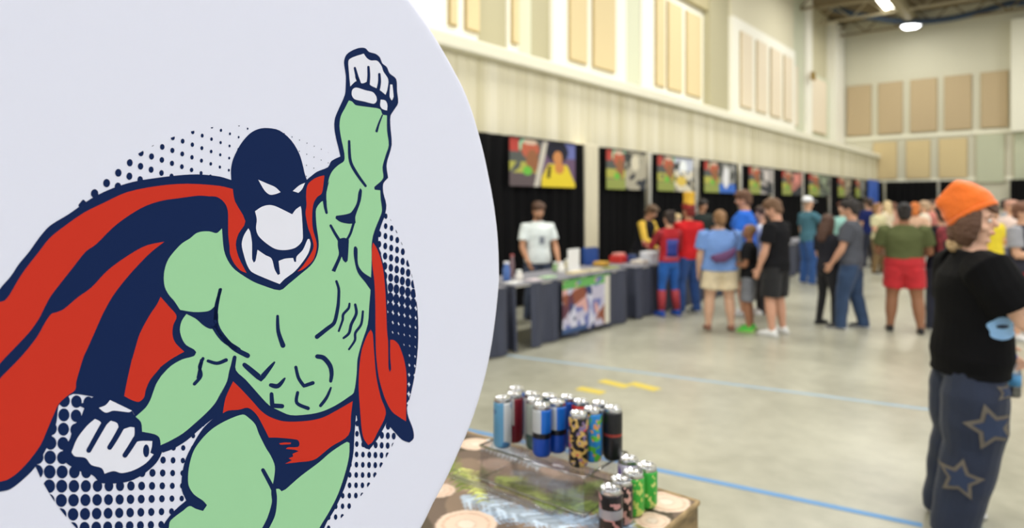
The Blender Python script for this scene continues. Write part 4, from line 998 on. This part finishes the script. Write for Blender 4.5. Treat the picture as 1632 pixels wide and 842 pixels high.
        link('hair', remesh(bm, min(vox, .009), 2, .4, wr=.004, wsc=40), mat(col, .6, bump=.6, bscale=60, stretch=(4, 4, .6)), root, True)
    if hair and len(hair) > 2: pass
    if hat:
        kind, col = hat[:2]; bm = bmesh.new(); HM = mat(col, .8, bump=.3, bscale=90)
        if kind == 'cap':
            loft(bm, [(0, -.008, .955), (0, -.008, .98), (0, -.01, 1.0), (0, -.01, 1.012), (0, -.01, 1.018)], [.053, .052, .042, .026, .006], [.064, .062, .05, .03, .007], n=22, xf=hd)
            h_ = obj('cap', bm, HM, root, True); bm = bmesh.new()
            loft(bm, [(0, .03, .962), (0, .06, .962), (0, .085, .957), (0, .102, .952)], [.04, .042, .036, .016], [.003]*4, n=16, xf=hd, side=(1, 0, 0)); obj('brim', bm, HM, h_, True)
        elif kind == 'tall':
            loft(bm, [(0, -.008, .965), (0, -.01, 1.0), (0, -.01, 1.05), (0, -.012, 1.1), (0, -.012, 1.104)], [.05, .05, .047, .055, .02], [.056, .055, .052, .058, .02], n=8, xf=hd)
            h_ = obj('tall_hat', bm, HM, root); bm = bmesh.new()
            loft(bm, [(0, -.008, .955), (0, -.008, .975)], [.056, .054], [.066, .062], n=22, xf=hd); obj('hat_band', bm, mat(hat[2]), h_, True)
    return root, hd, fu, J, L
def at(x, yfeet=None, d=None):
    d = d or F*EYE/(yfeet-HY); p = px(x, HY, d); return (p.x, p.y, 0)
def part_on(root, name, bm, m, smooth=True, parent=None): return obj(name, bm, m, parent or root, smooth)

FW = ((.15, .35, -.95), (-.3, 1, -.15)); DN = ((.16, .02, -1), (.04, .3, -1)); HOLD = ((.12, .12, -1), (-.45, 1, .1))
SK = (212, 164, 134); SKT = (190, 140, 108); SKB = (150, 104, 76)
B_ = None
# booth staff
r, hd, fu, J, L = person('bearded man in white short sleeved shirt standing behind booth table, hands down on it', at(857, d=9.35), 1.665, 158, SKT, w=1.08, fat=1.1, top=((226, 234, 232), 'short', (226, 234, 232), .49), bottom=((60, 70, 92), 'long'), hair=((86, 58, 40), 'full'),
                      arms=[((.22, .18, -1), (-.1, .6, -.8)), ((.22, .18, -1), (-.1, .6, -.8))], head=(8, 14))
bm = bmesh.new(); ellip(bm, (0, .03, .882), (.03, .024, .022), hd, 3, .15, 2); obj('beard', bm, mat((96, 64, 44), .8), r, True)
bm = bmesh.new(); tube(bm, [fu((-.03, .03, .835)), fu((-.02, .068, .78)), fu((0, .083, .70)), fu((.02, .068, .78)), fu((.03, .03, .835))], .0045, 6); la = obj('lanyard', bm, mat((170, 60, 60)), r)
c = fu((0, .088, .685)); obj('badge', boxbm(c.x-.035, c.x+.035, c.y-.003, c.y+.003, c.z-.05, c.z+.05), mat((120, 126, 136)), la)
r, hd, fu, J, L = person('person in black vest with yellow sleeves leaning behind the third booth table', at(1020, d=11.6), 1.66, 128, SKT, w=1.1, lean=16, top=((26, 26, 30), 'long', (222, 184, 66), .5), bottom=((30, 30, 34), 'long'), hair=((94, 70, 48), 'full'),
       arms=[((.3, .35, -.9), (-.3, .8, -.6)), ((.3, .35, -.9), (-.3, .8, -.6))], head=(-10, 16))
person('bearded dark haired man in dark shirt behind the booth, beyond the yellow hat', at(1119, d=13.9), 1.73, 165, SKT, w=1.1, top=((44, 50, 48), 'short'), bottom=((30, 30, 34), 'long'), hair=((40, 32, 28), 'full'), head=(-20, 10), vox=.012)
# costumed visitor in a two tone suit (no emblem)
r, hd, fu, J, L = person('slim dark haired person in red and blue bodysuit facing the booth table', at(1066, 503), 1.54, -22, SK, w=.92, top=((176, 44, 50), 'long', (150, 36, 44), .52), bottom=((30, 92, 172), 'tight'), shoe=(28, 70, 170), sole=(28, 70, 170), hair=((52, 38, 32), 'bun'),
       arms=[((.25, .5, -.8), (-.2, 1, .2)), ((.25, .3, -.9), (-.1, 1, -.1))])
bm = bmesh.new(); tr = torso_rings(.92, 1, .0135, .57, .73)
loft(bm, [(0, y-.004, z) for z, rx, ry, y in tr], [x[1]*.86 for x in tr], [x[2]+.002 for x in tr], n=24, xf=fu); obj('blue_panel', bm, mat((40, 56, 140), .6), r, True)
bm = bmesh.new(); loft(bm, [(0, 0, .545), (0, 0, .565)], [.108*.95, .104*.95], [.084, .082], n=24, xf=fu); obj('belt', bm, mat((186, 90, 110), .6), r, True)
for sg in (-1, 1):
    hip, kn, an = L[sg]; bm = bmesh.new(); loft(bm, [Vector(p)*1.54 for p in (kn.lerp(an, .12), kn.lerp(an, .5), kn.lerp(an, .97))], [.064, .06, .046], n=16); obj('red_boot_cuff', bm, mat((168, 52, 60), .6), r, True)
person('pale blond person in cream top behind the suited visitor', at(1079, d=12.7), 1.44, 150, (224, 186, 160), w=.9, top=((226, 206, 190), 'short'), bottom=((70, 70, 80), 'long'), hair=((216, 190, 140), 'full'), vox=.012)
person('person in red tee and blue jeans wearing a tall yellow hat, seen from behind', at(1097, 498), 1.66, -24, SKT, w=1.08, top=((206, 40, 44), 'short', (206, 40, 44), .49), bottom=((42, 78, 140), 'long'), shoe=(40, 70, 96), hair=((130, 36, 28), 'full'), hat=('tall', (236, 186, 60), (190, 50, 40)), arms=[HOLD, DN])
# woman in blue
r, hd, fu, J, L = person('woman in light blue tee and beige shorts seen from behind with crossbody bag', at(1147, 526), 1.56, 6, (206, 164, 136), w=1.3, fat=1.35, top=((116, 150, 208), 'short', (116, 150, 208), .5, 1.3), bottom=((212, 196, 164), 'short', 1.15), shoe=(150, 104, 84), sole=(120, 90, 74), hair=((140, 104, 68), 'pony'),
       arms=[DN, ((.2, .2, -1), (-.2, .8, -.4))], legs=[(.055, 0), (.055, 0)])
bp = Vector(r.location); M = Matrix.Rotation(-math.radians(6), 4, 'Z')
bag = empty('crossbody_bag', bp, -math.radians(6))
bm = bmesh.new(); loft(bm, [(-.15, -.2, .97), (-.1, -.225, .95), (0, -.235, .965), (.1, -.225, 1.02), (.16, -.19, 1.08)], [.025, .055, .065, .055, .02], [.012, .022, .028, .022, .012], n=14, side=(0, 0, 1)); obj('pouch', bm, mat((92, 52, 96), .6, bump=.2), bag, True)
bm = bmesh.new(); loft(bm, [(.15, -.195, 1.08), (.2, -.14, 1.2), (.17, -.06, 1.3), (.15, 0, 1.325)], [.014]*4, [.004]*4, n=8, side=(0, 0, 1)); obj('strap', bm, mat((60, 44, 72), .7), bag, True)
tag(bag, 'purple pouch bag worn across the back of the woman in light blue', 'bag')
person('tall man in bright blue tee behind the woman in light blue', at(1187, d=9.75), 1.84, -62, (200, 150, 122), w=1.25, fat=1.3, top=((50, 110, 214), 'short', (50, 110, 214), .48, 1.2), bottom=((150, 140, 120), 'knee', 1.1), shoe=(210, 210, 212), hair=((104, 72, 50), 'full'), arms=[HOLD, DN], head=(0, 10))
person('boy in black tee and grey shorts standing with neon green shoes', at(1194, 527), 1.38, -62, SKB, w=.95, top=((28, 28, 30), 'short', (28, 28, 30), .49, 1.15), bottom=((112, 114, 120), 'knee', 1.15), shoe=(70, 190, 60), sole=(190, 240, 120), hair=((128, 96, 62), 'buzz'), arms=[((.15, .1, -1), (-.5, 1, .05)), ((.15, .1, -1), (-.5, 1, .05))])
person('teenager in black tee and black knee shorts with white shoes, head bowed', at(1237, 533), 1.71, -44, (206, 156, 130), w=1.14, fat=1.15, top=((24, 24, 27), 'short', (24, 24, 27), .47, 1.25), bottom=((20, 20, 23), 'knee', 1.15), shoe=(232, 232, 230), hair=((112, 82, 58), 'full'), arms=[((.15, .12, -1), (-.05, .35, -.9)), ((.2, .1, -1), (-.1, .5, -.85))], head=(-10, 22))
person('person in white tee mostly hidden between the boy and the black clad teenager', at(1214, d=9.9), 1.6, -80, SK, w=1.05, top=((232, 234, 238), 'short'), bottom=((40, 40, 46), 'long'), shoe=(230, 230, 230), hair=((70, 50, 40), 'full'), vox=.012)
person('man in white cap, teal tee and blue jeans reaching toward the far booths', at(1288, 453), 1.78, 84, SK, w=1.1, top=((76, 118, 134), 'short', (76, 118, 134), .49), bottom=((44, 84, 146), 'long', 1.1), shoe=(50, 50, 56), hair=((150, 130, 110), 'buzz'), hat=('cap', (236, 238, 242)), arms=[DN, ((.2, .7, -.6), (-.1, 1, .15))], vox=.011)
person('dark haired girl in black with arms bent, facing the man in grey tee', at(1319, 519), 1.5, 70, SK, w=.92, top=((44, 44, 50), 'short'), bottom=((24, 24, 28), 'tight'), shoe=(26, 26, 30), sole=(30, 30, 34), hair=((84, 58, 44), 'long'), arms=[HOLD, HOLD], head=(0, 10))
person('man in charcoal tee and dark jeans standing sideways with hands together', at(1357, 524), 1.7, -52, (204, 154, 126), w=1.12, fat=1.12, top=((82, 84, 92), 'short', (82, 84, 92), .47, 1.2), bottom=((44, 66, 98), 'long', 1.08), shoe=(34, 34, 38), hair=((40, 34, 32), 'full'), arms=[((.15, .25, -1), (-.15, .55, -.85)), ((.15, .2, -1), (-.2, .55, -.85))], legs=[(.04, .07), (.04, -.06)], head=(0, 12))
person('person in mint green tee beyond the man in charcoal', at(1344, d=12.5), 1.68, -120, SK, w=1.1, top=((150, 196, 190), 'short'), bottom=((60, 70, 90), 'long'), hair=((110, 60, 40), 'full'), vox=.012)
# olive tee
person('person in olive tee and red shorts standing with back to the camera', at(1441, 529), 1.64, 26, SKB, w=1.36, fat=1.4, top=((88, 94, 60), 'short', (88, 94, 60), .575, 1.2), bottom=((186, 34, 42), 'short', .95), shoe=(30, 30, 32), sole=(40, 40, 42), hair=((36, 30, 28), 'bun'), hat=('cap', (40, 42, 46)), arms=[((.25, .25, -1), (-.3, 1, -.2)), ((.25, .25, -1), (-.3, 1, -.2))], legs=[(.055, .02), (.07, -.03)])
# far crowd
far = [(1384, 17, 1.78, -20, (30, 40, 90), (24, 30, 48), (60, 44, 34), 'full', 'dark blue shirt and dark trousers at the edge of the far crowd'),
       (1372, 20, 1.7, 30, (90, 70, 60), (60, 50, 40), (40, 30, 26), 'long', 'brown top in the far crowd beside the drapes'),
       (1400, 15.5, 1.66, 150, (206, 200, 160), (120, 96, 60), (150, 110, 70), 'bob', 'pale yellow top and brown trousers in the far crowd'),
       (1413, 18, 1.72, -30, (228, 214, 186), (90, 90, 110), (220, 196, 150), 'long', 'cream top with long blond hair in the far crowd'),
       (1396, 19, 1.62, 100, (50, 60, 110), (40, 44, 60), (90, 60, 40), 'full', 'navy top in the middle of the far crowd'),
       (1459, 13, 1.67, 60, (214, 176, 150), (180, 176, 170), (206, 116, 50), 'bob', 'pinkish top with bright orange hair beyond the olive tee'),
       (1473, 15, 1.7, -60, (226, 218, 200), (190, 180, 170), (190, 160, 130), 'full', 'cream tee right of the person with orange hair'),
       (1486, 16.5, 1.72, 180, (190, 120, 110), (70, 70, 90), (80, 60, 50), 'full', 'rose coloured tee near the end of the far crowd'),
       (1425, 21, 1.68, 40, (200, 150, 130), (70, 70, 80), (120, 80, 60), 'pony', 'salmon top deep in the far crowd'),
       (1612, 12, 1.7, 190, (222, 200, 190), (90, 90, 110), (200, 150, 130), 'full', 'pale pink top behind the beanie wearer near the right edge'),
       (1583, 11, 1.6, 160, (226, 204, 60), (30, 30, 34), (80, 56, 40), 'full', 'yellow top seen just past the beanie wearer\'s chin'),
       (1604, 15, 1.74, 100, (160, 164, 170), (60, 60, 70), (60, 46, 40), 'full', 'light grey shirt far behind the beanie wearer')]
for x, d, H, yw, tc_, bc, hc, hk, lb in far:
    person('person in '+lb, at(x, d=d), H, yw, SK, w=1.05, top=(tc_, 'short'), bottom=(bc, 'long'), hair=(hc, hk), arms=[HOLD, DN] if int(x) % 2 else [DN, HOLD], vox=.016)
# person with backpack left of the beanie wearer
r, hd, fu, J, L = person('person in dark clothes and dark cap wearing a red and black backpack', at(1503, d=8.6), 1.62, 12, SK, w=1.1, top=((30, 32, 44), 'short'), bottom=((34, 38, 54), 'long'), shoe=(40, 40, 44), hair=((40, 34, 36), 'full'), hat=('cap', (32, 36, 56)))
bk = empty('backpack', r.location, -math.radians(12))
obj('pack_body', boxbm(-.15, .15, -.3, -.15, 1.0, 1.36, bev=.05), mat((130, 44, 52), .8, var=.6, vscale=12), bk, True)
obj('front_pocket', boxbm(-.11, .11, -.335, -.295, 1.02, 1.18, bev=.015), mat((34, 32, 40), .8), bk, True)
for sg in (-1, 1):
    bm = bmesh.new(); loft(bm, [(sg*.09, -.18, 1.33), (sg*.1, -.08, 1.372), (sg*.1, .04, 1.37), (sg*.11, .125, 1.28), (sg*.12, .13, 1.15)], [.02]*5, [.006]*5, n=8, side=(1, 0, 0)); obj('shoulder_strap', bm, mat((34, 32, 40)), bk, True)
tag(bk, 'red and black backpack on the person left of the orange beanie', 'backpack')
person('person in dark patterned tee and red shorts at the right edge of the photo', at(1631, d=8.0), 1.66, 150, SK, w=1.2, fat=1.2, top=((52, 52, 62), 'short', (150, 150, 156), .5, 1.2), bottom=((190, 36, 44), 'short', 1.2), shoe=(220, 220, 220), hair=((120, 80, 60), 'full'), arms=[HOLD, HOLD])

# ------------------------------------------------------------------ the visitor in the orange beanie
H = 1.675; YW = 108
r, hd, fu, J, L = person('person in orange knit beanie, baggy black tee and wide star patched jeans, looking right', at(1544, d=3.36), H, YW, (226, 180, 152), w=1.2, fat=1.25,
    top=((12, 12, 14), 'short', (12, 12, 14), .475, 1.8), bottom=((26, 36, 58), 'long', 1.5), shoe=(110, 140, 140), sole=(200, 200, 196), hair=None,
    arms=[((.1, .0, -1), (-.05, .75, -.65)), ((.08, .5, -.8), (.0, 1, .02))], legs=[(.035, -.03), (.04, -.05)], head=(36, -2), vox=.008, bodyvox=.0055, lean=2)
hairc = mat((92, 62, 44), .6, bump=.7, bscale=50, stretch=(4, 4, .5))
bm = bmesh.new(); ellip(bm, (0, -.016, .952), (.053, .06, .054), hd, 4, .1, 2); ellip(bm, (0, -.036, .9), (.046, .034, .05), hd, 3, .2, 3)
for sg in (-1, 1):
    loft(bm, [(sg*.042, .008, .965), (sg*.05, .004, .925), (sg*.05, -.006, .89), (sg*.042, -.016, .862)], [.012, .014, .014, .008], [.03, .034, .034, .02], n=12, xf=hd, side=(1, 0, 0))
loft(bm, [(0, .03, .985), (.0, .05, .975), (.01, .057, .962)], [.03, .034, .02], [.012, .01, .004], n=12, xf=hd, side=(1, 0, 0))
hr_ = link('hair', remesh(bm, .005, 2, .4, wr=.004, wsc=60), hairc, r, True)
bm = bmesh.new(); ellip(bm, (0, -.05, .862), (.03, .022, .02), hd, 3, .5, 9); ellip(bm, (.03, -.04, .856), (.02, .02, .018), hd, 3, .5, 5); ellip(bm, (-.03, -.04, .856), (.02, .02, .018), hd, 3, .5, 6)
link('light_hair_ends', remesh(bm, .005, 1, .4, wr=.006, wsc=70), mat((176, 146, 104), .7, bump=.8, bscale=60), r, True)
# beanie: band runs from the hairline down to the nape, crown slouches up and back to a soft corner
KN = mat((236, 112, 26), .9, bump=.5, bscale=60, sheen=.3)
def bring(c, nrm, rx, ry, n=28, sq=0.):
    nrm = Vector(nrm).normalized(); R = Vector((1, 0, 0)); Q = nrm.cross(R)
    out = []
    for k in range(n):
        a = 2*PI*k/n; ca, sa = math.cos(a), math.sin(a)
        if sq:
            m_ = (abs(ca)**(2+sq*3)+abs(sa)**(2+sq*3))**(-1/(2+sq*3)); ca, sa = ca*m_, sa*m_
        out.append(Vector(c)+R*rx*ca+Q*ry*sa)
    return out
bm = bmesh.new(); RN = [((0, -.003, .951), (0, -.62, 1), .0545, .070, 0), ((0, -.012, .966), (0, -.66, 1), .0575, .0745, 0), ((0, -.022, .983), (0, -.7, 1), .0565, .0715, .1), ((0, -.038, 1.002), (0, -.85, 1), .053, .062, .3), ((0, -.052, 1.012), (0, -1., 1), .05, .056, .8), ((0, -.066, 1.024), (0, -1.2, 1), .043, .046, .8), ((0, -.07, 1.024), (0, -1.3, 1), .015, .018, .2)]
prev = None
for c, n_, rx, ry, sq in RN:
    ringv = [bm.verts.new(hd(p)) for p in bring(c, n_, rx, ry, sq=sq)]
    if prev:
        for k in range(28): bm.faces.new((prev[k], prev[(k+1) % 28], ringv[(k+1) % 28], ringv[k]))
    else: bm.faces.new(ringv[::-1])
    prev = ringv
bm.faces.new(prev)
be = link('beanie', remesh(bm, .006, 3, .5, wr=.004, wsc=18), KN, r, True)
bm = bmesh.new(); P_ = [hd(p) for p in bring((0, -.004, .953), (0, -.62, 1), .0555, .0715, n=40)]
loft(bm, P_, [.013*H/1.7]*40, [.006]*40, n=10, side=(0, -.5, .85), closed=True); obj('folded_cuff', bm, KN, be, True)
obj_eb = bmesh.new(); ellip(obj_eb, (.019, .0495, .948), (.012, .004, .0022), hd, 2); ellip(obj_eb, (-.019, .0495, .948), (.012, .004, .0022), hd, 2); obj('eyebrows', obj_eb, hairc, r, True)
bm = bmesh.new(); ellip(bm, (0, .0505, .8975), (.0125, .0045, .0042), hd, 2); obj('lips', bm, mat((196, 116, 104), .45), r, True)
# neck collar
bm = bmesh.new(); cc = [Vector((.047*math.cos(k*PI/12), -.004+.047*math.sin(k*PI/12), .832-.012*math.sin(k*PI/12))) for k in range(24)]
loft(bm, [fu(p) for p in cc], [.009]*24, [.006]*24, n=8, side=(0, 0, 1), closed=True); obj('collar', bm, mat((17, 17, 20), .9), r, True)
# patches and print follow the cloth they are sewn or printed on
bpy.context.view_layer.update()
def bvh(o):
    M = o.matrix_world; return BVHTree.FromPolygons([M @ v.co for v in o.data.vertices], [p.vertices[:] for p in o.data.polygons])
tro = [o for o in r.children if o.name.startswith('trousers')][0]; shi = [o for o in r.children if o.name.startswith('shirt')][0]
def sew(tree, parent, name, c, outline, m, off, sub=7):
    """outline: flat (across, up) points round c; the patch is laid on the cloth"""
    dirn = Vector((c.x, c.y, 0)).normalized(); R_x = Vector((dirn.y, -dirn.x, 0))
    bm = bmesh.new(); n = len(outline); rows = []
    def hit(s, t):
        o = c+R_x*s+Vector((0, 0, t))-dirn*.5; h = tree.ray_cast(o, dirn, 1.0)
        return None if h[0] is None else h[0]+h[1]*off if h[1].dot(dirn) < 0 else h[0]-h[1]*off
    inv = parent.matrix_world.inverted()
    for k in range(sub+1):
        rows.append([hit(a*k/sub, b*k/sub) for a, b in outline])
    V = [[bm.verts.new(inv @ p) if p is not None else None for p in rw] for rw in rows]
    for A, B in zip(V, V[1:]):
        for i in range(n):
            q = [A[i], A[(i+1) % n], B[(i+1) % n], B[i]]
            if all(q) and max((a.co-b.co).length for a in q for b in q) < .12:
                try: bm.faces.new(q)
                except ValueError: pass
    bmesh.ops.delete(bm, geom=[v for v in bm.verts if not v.link_faces], context='VERTS')
    bmesh.ops.remove_doubles(bm, verts=bm.verts, dist=.0001)
    return obj(name, bm, m, parent, False)
def starp(R, rot, ratio=.5, seg=5):
    vs = [(R*(1 if k % 2 == 0 else ratio)*math.sin(k*PI/5+rot), R*(1 if k % 2 == 0 else ratio)*math.cos(k*PI/5+rot)) for k in range(10)]
    return [(vs[k][0]+(vs[(k+1) % 10][0]-vs[k][0])*j/seg, vs[k][1]+(vs[(k+1) % 10][1]-vs[k][1])*j/seg) for k in range(10) for j in range(seg)]
tt = bvh(tro); FRAY = mat((104, 97, 88), .95, bump=.6, bscale=120); INN = mat((40, 53, 80), .9, bump=.3, bscale=90)
for x, y, R, rot in ((1530, 764, .1, .15), (1580, 676, .115, -.25), (1606, 622, .05, .2)):
    c = px(x, y, 3.17); p_ = sew(tt, tro, 'star_patch', c, starp(R, rot), FRAY, .004)
    q_ = sew(tt, tro, 'star_inset', c, starp(R*.66, rot), INN, .008); q_.parent = p_
ts = bvh(shi); c = px(1598, 527, 3.1)
pr = sew(ts, shi, 'pale_blue_print', c, [(.06*math.cos(t*PI/16)*(1+.12*math.sin(t)), .055*math.sin(t*PI/16)) for t in range(32)], mat((140, 184, 226), .8), .004)
q_ = sew(ts, shi, 'dark_print_mark', c, [(-.005+.024*math.cos(t*PI/8), .01+.01*math.sin(t*PI/8)) for t in range(16)], mat((30, 40, 60), .8), .007); q_.parent = pr
# bottle held in the lowered hand
wr = J[-1][2]*H; f = J[-1][4]; hc = Matrix.Rotation(-math.radians(YW), 4, 'Z') @ (wr+f*.058*H)
bp = Vector(r.location)+hc
bt = empty('drink_bottle', (bp.x, bp.y-.0, bp.z-.185))
bm = bmesh.new(); lathe(bm, [(.028, 0), (.033, .01), (.033, .13), (.026, .165), (.014, .19), (.013, .205)], 20); obj('clear_body', bm, clearmat((205, 220, 235), .3), bt, True)
bm = bmesh.new(); lathe(bm, [(.0335, .06), (.0335, .12)], 20); obj('paper_label', bm, mat((70, 140, 190), .5), bt, True)
bm = bmesh.new(); lathe(bm, [(.028, .004), (.0315, .012), (.0315, .05)], 20); obj('dark_drink', bm, mat((60, 60, 66), .3), bt, True)
bm = bmesh.new(); lathe(bm, [(.016, .2), (.016, .222), (.014, .225)], 20); obj('cap', bm, mat((24, 84, 190), .4), bt, True)
tag(bt, 'small clear bottle with blue cap held in the beanie wearer\'s hand', 'bottle')
